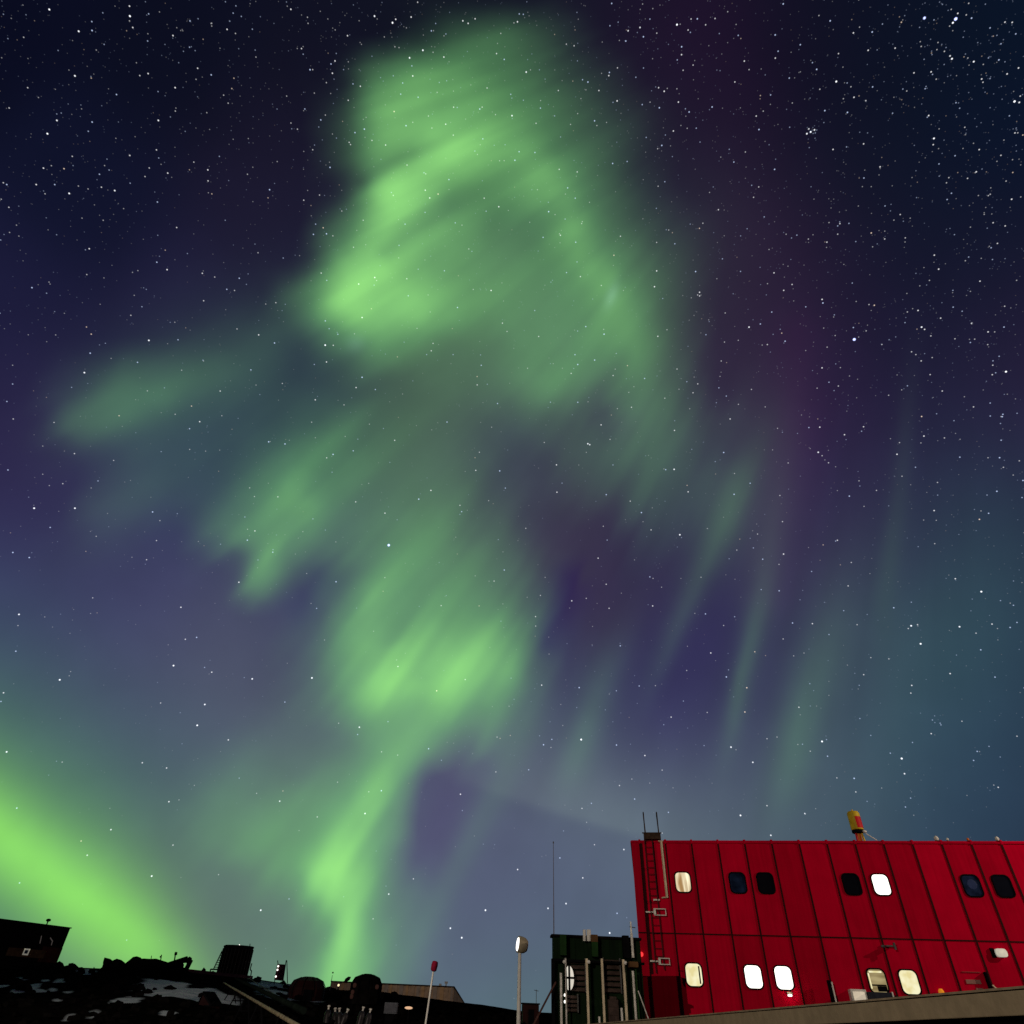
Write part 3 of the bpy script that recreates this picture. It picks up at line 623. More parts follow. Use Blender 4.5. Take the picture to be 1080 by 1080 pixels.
# switch box and signs near the right
a = wall_at(1018, 1033); b = wall_at(1035, 1038); build('notice_plate', MB().box(a.x, b.x, -.03, -.001, b.z, a.z), mat('faded plate', (.34, .16, .14), .7), rb)
a = wall_at(1029, 1042); b = wall_at(1037, 1045); build('notice_plate', MB().box(a.x, b.x, -.03, -.001, b.z, a.z), bpy.data.materials['faded plate'], rb)
a = wall_at(1014, 1024.5); b = wall_at(1034, 1026); build('wall_rail', MB().box(a.x, b.x, -.035, -.001, b.z, a.z), mat('rail', (.30, .05, .05), .7), rb)
a = wall_at(1037, 1025, .1); b = wall_at(1046, 1044, .1); build('meter_box', MB().box(a.x, b.x, -.22, 0, b.z, a.z), M['black'], rb, bevel=.03)
q = MB(); q.path([(a.x+.10, -.25, a.z-.42), (a.x+.22, -.25, a.z-.55), (a.x+.24, -.25, b.z)], .03); build('meter_handle', q, M['tanpaint'], rb)
a = wall_at(994, 1045, .3); build('hazard_lamp', MB().lathe((a.x, -.14, a.z-.09), (0, 0, 1), [(0, .10), (.09, .10), (.16, .05)], 12), mat('amber lens', (.8, .3, .02), .4, emit=(1, .35, .02), estr=.35), rb)

# fittings standing on the roof: things of their own
def on_roof(name, label, cat, px, yb, group=None):
    a = wall_at(px, 886, -yb); wp = RBM @ Vector((a.x, yb, TOP+.02)); return thing(name, label, cat, wp, AZ, group)
t = on_roof('ventilator', 'yellow and red cylindrical ventilator on legs on the red roof', 'ventilator', 907.5, .30)
dc = MB(); dc.lathe((0, 0, .50), (0, 0, 1), [(0, .245), (.02, .265), (.70, .265), (.78, .22), (.80, .04), (.88, .03)], 24); build('drum', dc, M['yellow'], t, smooth=False)
q = MB(); vs = []; n_ = 10
for k in range(n_+1):
    an = math.radians(-100+100*k/n_); vs += [(.272*math.cos(an), .272*math.sin(an), .56), (.272*math.cos(an), .272*math.sin(an), 1.04+.0*k)]
q.add(vs, [(2*k, 2*k+2, 2*k+3, 2*k+1) for k in range(n_)]); build('red_patch', q, M['redpaint'], t)
q = MB(); q.lathe((0, 0, .36), (0, 0, 1), [(0, .20), (.03, .26), (.12, .26), (.139, .20)], 20); build('collar', q, M['black'], t)
for dx, mt in ((-.16, 'redpaint'), (0.0, 'orange'), (.15, 'yellow')):
    build('leg', MB().tube((dx*1.0, -.08 if dx else .1, 0.0), (dx*.8, -.05 if dx else .08, .37), .045 if dx else .12, n=8), M[mt], t)
build('lamp', MB().lathe((.20, -.2, .34), (.3, -.2, 1), [(0, .05), (.05, .10), (.12, .06)], 10), M['white'], t)
build('strut', MB().tube((.26, -.16, .33), (.66, -.14, .05), .022, n=6), M['white'], t)
for px, r_, lb in ((988, .10, 'small round white fitting on the red roof, largest right of the ventilator'), (999.5, .055, 'smallest white fitting on the red roof beside the largest one'), (1021, .055, 'small orange tinted fitting on the red roof above a seam'), (1052, .085, 'bright white fitting on the red roof furthest right')):
    t = on_roof('roof_fitting', lb, 'roof fitting', px, .12, 'small fittings along the roof edge')
    build('base', MB().lathe((0, 0, 0), (0, 0, 1), [(0, r_*1.1), (.05, r_*.8)], 10), M['galv_dark'], t)
    build('cap', MB().lathe((0, 0, .05), (0, 0, 1), [(0, r_*.7), (r_*.6, r_), (r_*1.3, r_*.8), (r_*1.8, r_*.3)], 12), M['orange'] if px == 1021 else M['white'], t)

# ------------------------------------------------------------------ the dark green plant building
GY = 27.0
def g_(px, py, off=0.0): return at(px, py, GY-off)
c0 = g_(583.5, 988); c1 = g_(674.8, 990); gx0, gx1, gt = c0.x, c1.x, c0.z
gb = thing('plant_building', 'dark green plant building with brown louvres and pale posts', 'building', (gx0, GY, 0))
def L_(v): return Vector((v.x-gx0, v.y-GY, v.z))
W_ = gx1-gx0; q = MB(); q.box(0, W_, .02, .55, 0, gt)
k = 0
while k*.31 < W_-.05: q.box(k*.31+.01, min(W_, k*.31+.16), 0, .022, .05, gt-.03); k += 1
build('wall', q, M['green'], gb)
q = MB(); q.box(-.07, W_+.05, -.07, .62, gt+.002, gt+.08); build('roof', q, M['blackish'], gb, bevel=.01)
q = MB(); a = L_(g_(583.5, 1014)).z; q.box(-.08, W_+.04, -.30, -.004, a, a+.07); q.box(-.08, .02, -.30, -.004, 0, a); build('frame', q, M['black'], gb)
for px, top, mt in ((594, 985.5, 'green_post'), (627, 986, 'brown'), (660, 986.5, 'black')):
    a = L_(g_(px, top, .35)); build('roof_post', MB().box(a.x-.11, a.x+.11, -.34, -.08, gt-.55, a.z, mi=0), M['green_post' if mt == 'brown' else mt], gb, bevel=.01)
    if mt == 'brown': build('post_cap', MB().box(a.x-.115, a.x+.115, -.345, -.075, gt-.12, a.z+.01), M['brown'], gb)
for px in (616.2, 620.8):
    a = L_(g_(px, 980.5, .2)); build('flue', MB().tube((a.x, -.2, gt-.1), (a.x, -.2, a.z), .055 if px < 618 else .075, n=14), M['white'], gb)
def louvre(x0, x1, y0, y1, n, fade):
    a, b = L_(g_(x0, y0, .12)), L_(g_(x1, y1, .12)); q = MB()
    for k in range(n):
        z = a.z+(b.z-a.z)*(k+.5)/n; h = (a.z-b.z)/n
        mt = Matrix.Translation((0, -.10, z)) @ Matrix.Rotation(math.radians(-28), 4, 'X'); q.box(a.x, b.x, -.012, .012, -h*.36, h*.36, mt)
    f = build('louvre', q, M['louvre'], gb)
    for x_ in (a.x-.04, b.x+.003): build('louvre_frame', MB().box(x_, x_+.037, -.16, -.02, b.z, a.z+.03), M['galv_dark'], f)
louvre(597, 617.5, 1011, 1047, 6, 0); louvre(636.5, 655, 1011, 1048, 6, 0); louvre(597, 609, 1049, 1068, 4, 0)
for xt, yt, xb, yb, r_, mt, top in ((618.6, 1011, 621.5, 1080, .042, 'tanpaint', 1), (634.6, 1011, 638, 1080, .042, 'tanpaint', 0), (657.2, 1012, 662, 1080, .046, 'tanpaint', 1), (667.3, 1024, 671.5, 1080, .040, 'galv', 0), (670.3, 1022, 676.5, 1080, .030, 'green_post', 0), (591.5, 1026, 590.5, 1082, .040, 'galv', 0), (596.4, 1011, 597, 1040, .028, 'galv', 1)):
    a = L_(g_(xt, yt, .45)); p = MB().tube((a.x, -.45, 0 if yb > 1050 else 1.2), (a.x, -.45, a.z), r_, n=10); f = build('post', p, M[mt], gb)
    if top: build('finial', MB().lathe((a.x+(.06 if xt > 600 else -.05), -.47, a.z-.10), (0, -1, .1), [(0, .03), (.05, .055), (.09, .02)], 10), M['white'], f)
# round glowing fan cover crossed by its guard bars
a = L_(g_(600.3, 1031.5, .40)); q = MB()
ax, az_ = .16, .34
ring = [(ax*math.cos(t), az_*math.sin(t)) for t in [2*math.pi*i/28 for i in range(28)]]
q.prism([(a.x+x, a.z+z) for x, z in ring], -.44, -.36); fan = build('fan_cover', q, mat('glowing fan cover', (.85, .84, .78), .4, emit=(.9, .86, .74), estr=.55), gb, bevel=.01)  # emission put in to brighten the cover, which is no lamp
q = MB(); q.box(a.x-.19, a.x+.18, -.475, -.445, a.z-.025, a.z+.035); q.box(a.x-.035, a.x+.03, -.48, -.45, a.z-.36, a.z+.36); q.prism([(a.x-.19, a.z-.36), (a.x-.075, a.z-.36), (a.x-.095, a.z+.36), (a.x-.19, a.z+.36)], -.47, -.452)
build('guard_bars', q, M['black'], fan)
for px, py in ((596, 1049.5), (596, 1056.5)):
    a = L_(g_(px, py, .35)); build('indicator_lamp', MB().lathe((a.x, -.35, a.z), (0, -1, 0), [(0, .035), (.03, .045), (.05, .02)], 10), M['lamp_white'], gb)
a = L_(g_(665, 972, .25)); b = L_(g_(666.5, 1010, .25))
q = MB(); q.tube((a.x, -.25, b.z), (a.x, -.25, a.z-.35), .045, n=10); q.tube((a.x, -.25, a.z-.35), (a.x, -.25, a.z), .030, n=8); f = build('vent_pipe', q, M['galv'], gb)
q = MB(); q.tube((a.x-.05, -.25, a.z-.16), (a.x+.16, -.25, a.z-.18), .014, n=6); build('cross_arm', q, M['galv_dark'], f)
a = L_(g_(663, 1015, .42)); q = MB(); q.box(a.x-.0, a.x+.30, -.6, -.3, a.z-.14, a.z+.02); build('gutter_box', q, M['brown'], gb, bevel=.01)
a, b = L_(g_(586, 1036, .5)), at(562, 1082, GY-1.2); q = MB(); q.tube((a.x, -.5, a.z), (b.x-gx0, -1.2, b.z), .030, n=8); build('brace', q, mat('rusty brace', (.08, .035, .03), .7, .2), gb)
a, b = L_(g_(673, 1045, .5)), at(690, 1078, GY-1.2); q = MB(); q.tube((a.x, -.5, a.z), (b.x-gx0, -1.2, b.z-.4), .018, n=8); build('brace', q, M['galv'], gb)
# plant standing in front of the building, in the bay between the posts
a = L_(g_(646, 1051, .3)); q = MB(); q.box(a.x-.17, a.x+.17, -.42, -.12, .7, a.z-.08); q.box(a.x-.10, a.x+.12, -.40, -.16, a.z-.08, a.z); q.box(a.x-.14, a.x+.14, -.435, -.42, a.z-.5, a.z-.36); q.box(a.x-.14, a.x+.14, -.435, -.42, a.z-.28, a.z-.14)
build('switch_cabinet', q, M['louvre'], gb, bevel=.008)
a = L_(g_(655.5, 1063, .5)); build('short_pipe', MB().tube((a.x, -.5, .4), (a.x, -.5, a.z), .035, n=8), M['white'], gb)
a = L_(g_(632, 1072, .5)); build('short_pipe', MB().tube((a.x, -.5, .4), (a.x, -.5, a.z), .035, n=8), M['galv'], gb)
# thin tall mast behind
p = at(583.6, 890, 29.5); gz_ = gz(p.x, 29.5)
t = thing('radio_mast', 'very thin tall mast rising behind the dark green building', 'mast', (p.x, 29.5, gz_))
q = MB(); q.tube((0, 0, 0), (0, 0, p.z-gz_-2.2), .022, .017, 8); q.tube((0, 0, p.z-gz_-2.2), (0, 0, p.z-gz_), .014, .010, 6); build('pole', q, mat('weathered mast', (.14, .10, .09), .7), t)
build('tip', MB().lathe((0, 0, p.z-gz_), (0, 0, 1), [(0, .012), (.05, .03), (.10, .01)], 8), M['galv_dark'], t)
# ------------------------------------------------------------------ service duct crossing in front, lower right
P1 = at(1100, 1041.3, 3.0); dr = ray(368, 1102); dr = Vector(dr)/math.hypot(dr[0], dr[1])
side = Vector((-dr.y, dr.x, 0)).normalized(); side = side if side.y > 0 else -side
bt = at(1100, 1069.2, 3.0); H_ = P1.z-bt.z; Ld = 26.0
sd = thing('service_duct', 'long brown grey service duct crossing in front of the red building', 'duct', (P1.x, P1.y, 0))
s0 = -2.2; q = MB(); A_ = Vector((0, 0, P1.z)); q_ = []
for t_ in (s0, Ld):
    for off in (Vector((0, 0, 0)), side*.32):
        for dz in (-H_, 0): q_.append(A_+dr*t_+off+Vector((0, 0, dz)))
q.add(q_, [(0, 1, 3, 2), (4, 6, 7, 5), (0, 4, 5, 1), (2, 3, 7, 6), (1, 5, 7, 3), (0, 2, 6, 4)]); build('casing', q, M['duct'], sd, bevel=.004)
q = MB(); q_ = []
for t_ in (s0, Ld):
    for off in (-side*.010, side*.33):
        for dz in (.001, .009): q_.append(A_+dr*t_+off+Vector((0, 0, dz)))
q.add(q_, [(0, 1, 3, 2), (4, 6, 7, 5), (0, 4, 5, 1), (2, 3, 7, 6), (1, 5, 7, 3), (0, 2, 6, 4)]); build('lid', q, M['duct_edge'], sd)
for t_ in (-1.2, 2.5, 6.5, 10.5, 15, 20):
    c = A_+dr*t_+side*.16; g0 = gz(P1.x+c.x, P1.y+c.y); build('leg', MB().box(c.x-.03, c.x+.03, c.y-.03, c.y+.03, g0-.1, c.z-H_-.004), M['galv_dark'], sd)
# ------------------------------------------------------------------ street lamp
y = 28.0; a = at(547.2, 1067, y); b = at(548.2, 1001, y); g0 = gz(a.x, y)
sl = thing('street_lamp', 'lit yard lamp with round dish head on a white pole', 'street lamp', (a.x, y, g0))
hb = Vector((b.x-a.x, 0, b.z-g0))
build('pole', MB().tube((0, 0, 0), tuple(hb), .075, .060, 14), M['white'], sl)
build('pole_base', MB().lathe((0, 0, 0), (0, 0, 1), [(0, .16), (.05, .16), (.08, .10), (.25, .09)], 14), M['galv'], sl)
hc = at(548.5, 996.3, y)-Vector((a.x, y, g0)); axd = Vector((-1, -.20, .12)).normalized()
q = MB(); q.lathe(hc-axd*.16, axd, [(-.14, .05), (-.11, .17), (-.02, .235), (.10, .262), (.24, .262), (.255, .245), (.22, .22)], 28); hd = build('lamp_head', q, mat('lamp housing', (.34, .29, .20), .6, .1, .2, 7), sl, smooth=True)
build('lens', MB().lathe(hc-axd*.16, axd, [(.225, .218), (.262, .20), (.285, .10)], 24), M['lamp_white'], hd)
spot('street_lamp_light', tuple(Vector((a.x, y, g0))+hc+axd*.30), tuple(Vector((a.x, y, g0))+hc+axd*.30+Vector((-1, -.5, -.55))), 7, (1, .88, .68), 75, .7, .12)
# ------------------------------------------------------------------ marker cane with red flag
y = 13.0; a = at(448.4, 1082, y); b = at(457.2, 1023, y); c = at(459.3, 1013.5, y); g0 = gz(a.x, y)
dd = (b-a).normalized(); base = a-dd*((a.z-g0)/dd.z)
mc = thing('marker_cane', 'thin white leaning marker cane with dark red flag on top', 'marker', tuple(base))
build('cane', MB().tube((0, 0, -.1), tuple(b-base), .019, .014, 8), M['white'], mc)
q = MB(); e1 = b-base-dd*.02; e2 = c-base; q.lathe(e1, e2-e1, [(0, .03), (.02, .05), ((e2-e1).length*.6, .055), ((e2-e1).length*.92, .048), ((e2-e1).length, .02)], 10)
build('flag', q, mat('dark red cloth', (.22, .006, .03), .8, 0, .3, 12, .3), mc, smooth=True)
# ------------------------------------------------------------------ small red hut with an aerial, between lamp and plant building
y = 34.0; a = at(551.5, 1059, y); b = at(568.5, 1060.5, y); g0 = gz((a.x+b.x)/2, y)
t = thing('small_cabin', 'small very dark red flat roofed cabin left of the green building', 'cabin', ((a.x+b.x)/2, y, g0)); hw = (b.x-a.x)/2
q = MB(); q.box(-hw, hw, 0, 1.2, -.4, a.z-g0); build('wall', q, M['darkred'], t, bevel=.02)
build('roof', MB().box(-hw-.04, hw+.04, -.04, 1.24, a.z-g0+.002, a.z-g0+.05), M['blackish'], t)
build('door', MB().box(-.3*hw, .4*hw, -.02, -.002, -.3, (a.z-g0)*.8), M['black'], t)
q = MB(); h = a.z-g0; q.tube((hw*.7, .3, h), (hw*.7, .3, h+.52), .012, n=6); q.tube((hw*.7-.10, .3, h+.5), (hw*.7+.10, .3, h+.47), .010, n=6); build('aerial', q, M['galv_dark'], t)

# ------------------------------------------------------------------ dark hut at the far left
R1 = at(74.3, 978.6, 70); L1 = at(0, 969.2, 63.6); dv = Vector((L1.x-R1.x, L1.y-R1.y, 0)); ln = dv.length; dv.normalize()
ang = math.atan2(-dv.y, -dv.x)   # local x runs from the far left end towards the right corner
Wl = ln*1.9; org = Vector((R1.x, R1.y, 0))+dv*Wl
hb_ = gz(R1.x, R1.y)
hut = thing('dark_hut', 'dark flat roofed hut with brown panel at far left', 'hut', (org.x, org.y, hb_-1.2), ang)
HM = Matrix.Translation((org.x, org.y, hb_-1.2)) @ Matrix.Rotation(ang, 4, 'Z'); HI = HM.inverted(); Hh = R1.z-hb_+1.2
def hut_at(px, py):
    o = HI @ Vector((0, 0, EYE)); d = HI.to_3x3() @ Vector(ray(px, py)); t = -o.y/d.y; return o+d*t
q = MB(); q.box(0, Wl, 0, 7, 0, Hh-.05); build('wall', q, M['blackish'], hut)
q = MB(); q.box(-.2, Wl+.06, -.10, 7.2, Hh-.05, Hh+.03); build('roof', q, M['black'], hut)
a, b = hut_at(9, 999), hut_at(45, 1011); build('brown_panel', MB().box(a.x, b.x, -.05, -.002, b.z, a.z), M['brown'], hut)
a, b = hut_at(45.5, 998), hut_at(62, 1016); build('red_panel', MB().box(a.x, min(b.x, Wl), -.045, -.002, b.z, a.z+.0), mat('deep red boards', (.05, .008, .004), .8, 0, .5, 2), hut)
a, b = hut_at(25.6, 1000.2), hut_at(28.6, 1007.6); q = MB(); t_ = (b.x-a.x)*.2
q.box(a.x, a.x+t_, -.075, -.055, b.z, a.z); q.box(b.x-t_, b.x, -.075, -.055, b.z, a.z); q.box(a.x, b.x, -.075, -.055, a.z-t_, a.z-.0); q.box(a.x, b.x, -.077, -.055, b.z, b.z+t_)
f = build('window', q, mat('glowing window frame', (.8, .78, .65), .5, emit=(.8, .76, .6), estr=.16), hut); build('pane', MB().box(a.x+t_, b.x-t_, -.065, -.06, b.z+t_, a.z-t_), M['pane_black'], f)  # brightness of the frame put in as emission, not a lamp
for p_, q2 in (((42.8, 987), (41, 995)), ((52, 989), (54.5, 993)), ((54.5, 992), (53, 997))):
    a, b = hut_at(*p_), hut_at(*q2); build('pale_strip', MB().tube((a.x, -.12, a.z), (b.x, -.12, b.z), .035, n=6), mat('strip with added glow', (.3, .25, .22), .6, emit=(.4, .34, .3), estr=.10), hut)  # thin pale slashes with a faint added glow, no lamps
a = hut_at(52, 974.5); q = MB(); q.tube((a.x, .3, Hh), (a.x, .3, Hh+.28), .05, n=8); q.lathe((a.x, .3, Hh+.26), (0, 0, 1), [(0, .08), (.07, .20), (.19, .17), (.23, .05)], 12); build('roof_vent', q, M['black'], hut)

# ------------------------------------------------------------------ heap of covered machinery on the ridge
y = 55.0
OUT = [(108, 1032), (110.5, 1020), (111.2, 1013.5), (112.3, 1010), (114.5, 1011.5), (116.9, 1014), (120.5, 1013.2), (124.6, 1011.2), (127.5, 1014), (130, 1017), (133.5, 1017), (136.5, 1013), (140, 1011.8), (141.5, 1009.4), (145, 1008.6), (146.8, 1011.6),
       (153, 1011), (160, 1011.4), (166, 1011.2), (172, 1013), (178.8, 1015.5), (185, 1015), (190, 1014.5), (192, 1016.5), (191.5, 1022), (193.5, 1024.5), (190, 1030), (180, 1036), (140, 1037)]
pts = [at(px, py, y) for px, py in OUT]; cx = at(150, 1020, y); g0 = gz(cx.x, y)
hp = thing('machinery_heap', 'lumpy black heap of covered machinery on the ridge line', 'machinery', (cx.x, y, g0))
P2 = [(p.x-cx.x, p.z-g0) for p in pts]; q = MB(); n_ = len(P2); lay = [(-1.1, .45), (-.8, .8), (-.2, 1), (.5, .97), (1.1, .75), (1.5, .4)]
zc_ = min(p[1] for p in P2); mx_ = sum(p[0] for p in P2)/n_; vs = []
for yy, s in lay:
    for x, z in P2: vs.append((mx_+(x-mx_)*(1 if s == 1 else (.55+.45*s))+rnd.uniform(-.05, .05)*(s < 1), yy+rnd.uniform(-.12, .12), zc_+(z-zc_)*s))
fs = [(j*n_+i, j*n_+(i+1) % n_, (j+1)*n_+(i+1) % n_, (j+1)*n_+i) for j in range(len(lay)-1) for i in range(n_)]+[tuple(range(n_)), tuple(range(len(vs)-1, len(vs)-n_-1, -1))]
q.add(vs, fs); build('cover', q, M['blackish'], hp)
def hpt(px, py): p = at(px, py, y); return Vector((p.x-cx.x, -.1, p.z-g0))
q = MB()
for pa, pb, w_ in (((178, 1017.5), (198, 1011), .15), ((191, 1014.2), (202.3, 1012.4), .13), ((202, 1012.4), (196, 1024.5), .17), ((198.5, 1012), (200.5, 1013.6), .20), ((196.5, 1023.5), (188, 1021.5), .13)):
    q.tube(hpt(*pa), hpt(*pb), w_, n=8)
build('boom', q, M['blackish'], hp)
for px, y0_, y1_, r_ in ((186, 1004, 1015, .045), (186.3, 1004.5, 1007.5, .10), (171, 1007, 1013, .035), (170.3, 1008.3, 1010, .07), (160.5, 1008, 1012, .025)):
    build('lever' if r_ > .06 else 'rod', MB().tube(hpt(px, y0_), hpt(px-(y1_-y0_)*.16, y1_), r_, n=6), M['black'], hp)

# ------------------------------------------------------------------ ribbed water tank with ladder
y = 68.0; a = at(236.5, 998.3, y); b = at(267, 1001.5, y); lo = at(247, 1030, y); cx = (a.x+b.x)/2; g0 = gz(cx, y)
wt = thing('water_tank', 'tall dark ribbed tank with side ladder and platform rail', 'tank', (cx, y, g0-.6)); zt = a.z-g0+.6; r_ = (b.x-a.x)/2*.97
q = MB(); n_ = 10; ro_ = math.radians(16)
q.lathe((0, 0, 0), (0, 0, 1), [(0, r_), (zt*.985, r_)], n_); q.lathe((0, 0, zt*.985), (0, 0, 1), [(0.003, r_*1.03), (.10, r_*1.03), (.14, r_*.96), (.16, .1)], n_)
build('drum', q, M['blackish'], wt)
q = MB()
for k in range(26):
    t_ = 2*math.pi*k/26; q.tube((r_*1.01*math.cos(t_), r_*1.01*math.sin(t_), .2), (r_*1.01*math.cos(t_), r_*1.01*math.sin(t_), zt*.95), .035, n=5)
build('ribs', q, mat('greyish ribs', (.045, .038, .034), .7, 0, .5, 3), wt)
def wpt(px, py, off=0.): p = at(px, py, y-off); return Vector((p.x-cx, -off, p.z-g0+.6))
q = MB(); q.tube(wpt(234.2, 1003), wpt(225, 1022.5), .05, n=6); q.tube(wpt(236.8, 1003, .2), wpt(229.5, 1022.5, .2), .06, n=6)
for k in range(8): q.tube(wpt(234.2-9.2*k/8, 1003+19.5*k/8), wpt(236.8-7.3*k/8, 1003+19.5*k/8, .2), .03, n=5)
build('ladder', q, M['galv_dark'], wt)
q = MB(); q.path([wpt(221.5, 1027), wpt(222, 1022.3), wpt(241, 1022.6), wpt(241, 1027)], .055, 6); q.tube(wpt(231, 1022.3), wpt(231, 1027), .04, n=6); build('rail', q, M['galv_dark'], wt)
q = MB(); q.path([wpt(264.5, 1029), wpt(265.3, 1024), wpt(263.8, 1022.5), wpt(265.6, 1016)], .05, 6); build('handrail', q, M['black'], wt)
build('light', MB().lathe(wpt(252.3, 997.2), (0, 0, 1), [(0, .03), (.05, .045), (.08, .02)], 8), M['lamp_white'], wt)
build('aerial', MB().tube(wpt(263.5, 1000), wpt(263.7, 995.3), .035, n=5), M['black'], wt)

# ------------------------------------------------------------------ narrow dark red board with white lamps
y = 66.0; c_ = [at(293, 1016.8, y), at(301.2, 1017.3, y), at(298.6, 1034.6, y), at(289.6, 1033.5, y)]; cx = at(296, 1030, y).x; g0 = gz(cx, y)
bd = thing('signal_board', 'narrow dark red signal board with three white lamps', 'signal', (cx, y, g0))
def bpt(px, py, off=0.): p = at(px, py, y); return Vector((p.x-cx, -off, p.z-g0))
q = MB(); q.prism([(p.x-cx, p.z-g0) for p in c_], -.12, .12); build('board', q, mat('dark maroon board', (.055, .012, .018), .7, 0, .3, 3), bd)
for px, py in ((294, 1019.2), (293.2, 1023), (291.5, 1030)): build('lamp', MB().lathe(bpt(px, py, .12), (0, -1, 0), [(0, .055), (.06, .07), (.10, .03)], 8), M['lamp_white'], bd)
for pa, pb in (((293.3, 1016.8), (292.8, 1013)), ((301, 1017.3), (302, 1012.6)), ((302.5, 1013), (303.2, 1037)), ((290, 1033), (289, 1038)), ((298.3, 1034), (297.5, 1039))):
    build('rod' if pb[1] < 1037.5 else 'leg', MB().tube(bpt(*pa), bpt(*pb), .035, n=5), M['black'], bd)

# ------------------------------------------------------------------ two faceted dome huts
def dome_hut(name, label, pxs, depth, mt, wob, roof):
    """outline (px, py) of the left side, the top and the right side gives radius profile"""
    xl, xr, ytop, ysh, ybot = pxs; a = at(xl, ysh, depth); b = at(xr, ysh, depth); tp = at((xl+xr)/2, ytop, depth); cx = (a.x+b.x)/2; g0 = gz(cx, depth); R0 = (b.x-a.x)/2
    t = thing(name, label, 'hut', (cx, depth, g0-.35), rotz=wob, group='faceted round huts'); zs, zt_ = a.z-g0+.35, tp.z-g0+.35
    q = MB(); q.lathe((0, 0, 0), (0, 0, 1), [(0.0, R0*.86), (zs*.55, R0*1.0), (zs, R0*1.0), (zs+(zt_-zs)*.62, R0*.80), (zt_-.04, R0*roof), (zt_, R0*roof*.6)], 10); q.k = 1
    for k in range(10):
        an = 2*math.pi*k/10
        def pp(h, r): return (r*math.cos(an), r*math.sin(an), h)
        q.path([pp(zs*.55, R0*1.005), pp(zs, R0*1.005), pp(zs+(zt_-zs)*.62, R0*.805), pp(zt_-.04, R0*roof*1.0)], .022, 5)
    build('shell', q, [mt, M['black']], t); return t, R0, zs, zt_
dA, ra, zsa, zta = dome_hut('dome_hut', 'wider faceted round hut with dark red domed top', (305.5, 343.5, 1030, 1041, 1062), 46.0, M['darkred'], .3, .42)
dB, rb_, zsb, ztb = dome_hut('dome_hut', 'smaller taller black faceted round hut with reddish ports', (370.5, 403, 1027, 1037.5, 1062), 44.0, M['blackish'], .0, .36)
for dx, z in ((-.62, zsb*.94), (-.70, zsb*.70), (-.72, zsb*.55), (.78, zsb*.92)):
    an = math.asin(max(-1, min(1, dx))); f = Vector((math.sin(an), -math.cos(an), 0))
    build('port', MB().lathe(f*rb_*.97+Vector((0, 0, z)), f, [(0, .11), (.07, .11), (.09, .07)], 10), mat('dull reddish port', (.05, .02, .015), .6, emit=(.3, .13, .1), estr=.05), dB)
build('hatch', MB().box(-.25, .25, -ra*1.03, -ra*.93, zsa*.3, zsa*.9), M['black'], dA, bevel=.02)

# ------------------------------------------------------------------ long corrugated building behind the ridge
y = 70.0; a = at(478.7, 1041.2, y); lf = at(347, 1039.9, y*.99); g0 = -2.0
tb = thing('corrugated_building', 'long low tan corrugated building with lit right end', 'building', (a.x, y, g0)); Ht = a.z-g0
Lw = a.x-lf.x; e2 = at(493.5, 1057.5, y+3); dirE = Vector((e2.x-a.x, e2.y-y, 0))
q = MB(); q.box(-Lw, 0, 0, .3, 0, Ht); k = 0; x = -Lw
while x < -.1:
    w_ = rnd.uniform(.16, .34); q.box(x, min(x+w_, -.01), -.07, .0, 0, Ht-.03, mi=k % 3); x += w_+rnd.uniform(.14, .3); k += 1
build('wall', q, [mat('tan corrugated sheet', (.62, .44, .30), .7, 0, .2, 3), mat('grey corrugated sheet', (.52, .42, .34), .7, 0, .2, 3), mat('orange tan sheet', (.72, .46, .24), .7, 0, .2, 3)], tb)
q = MB(); E_ = dirE; q.add([(0, 0, 0), (E_.x, E_.y, 0), (E_.x, E_.y, Ht-1.45), (0, 0, Ht)], [(0, 1, 2, 3)]); q.add([(-.2, .3, 0), (E_.x-.2, E_.y, 0), (E_.x-.2, E_.y, Ht-1.46), (-.2, .3, Ht-.01)], [(3, 2, 1, 0)]); q.add([(0, 0, Ht), (E_.x, E_.y, Ht-1.45), (E_.x-.2, E_.y, Ht-1.46), (-.2, .3, Ht-.01)], [(0, 1, 2, 3)])
build('end_wall', q, mat('tan end sheet lit in colour', (.85, .58, .32), .7, 0, .2, 3), tb)  # paler than the front wall: light on this end is put into its colour
q = MB(); q.add([(-Lw-.05, -.12, Ht+.01), (.05, -.12, Ht+.01), (E_.x, E_.y, Ht-1.43), (E_.x-Lw, E_.y, Ht-1.43), (-Lw-.05, -.12, Ht+.07), (.05, -.12, Ht+.07), (E_.x, E_.y, Ht-1.37), (E_.x-Lw, E_.y, Ht-1.37)], [(0, 1, 2, 3)[::-1], (4, 5, 6, 7), (0, 1, 5, 4), (1, 2, 6, 5), (2, 3, 7, 6), (3, 0, 4, 7)]); build('roof', q, M['louvre'], tb)
for px, py, s in ((464.3, 1038.3, .8), (470.6, 1036, 1.0)):
    p = at(px, py, y); x_ = p.x-a.x; q = MB(); q.tube((x_, .1, Ht), (x_, .1, p.z-g0), .06*s, n=6); q.box(x_-.14*s, x_+.14*s, .0, .2, p.z-g0-.1, p.z-g0+.06); build('roof_vent', q, M['white'], tb)
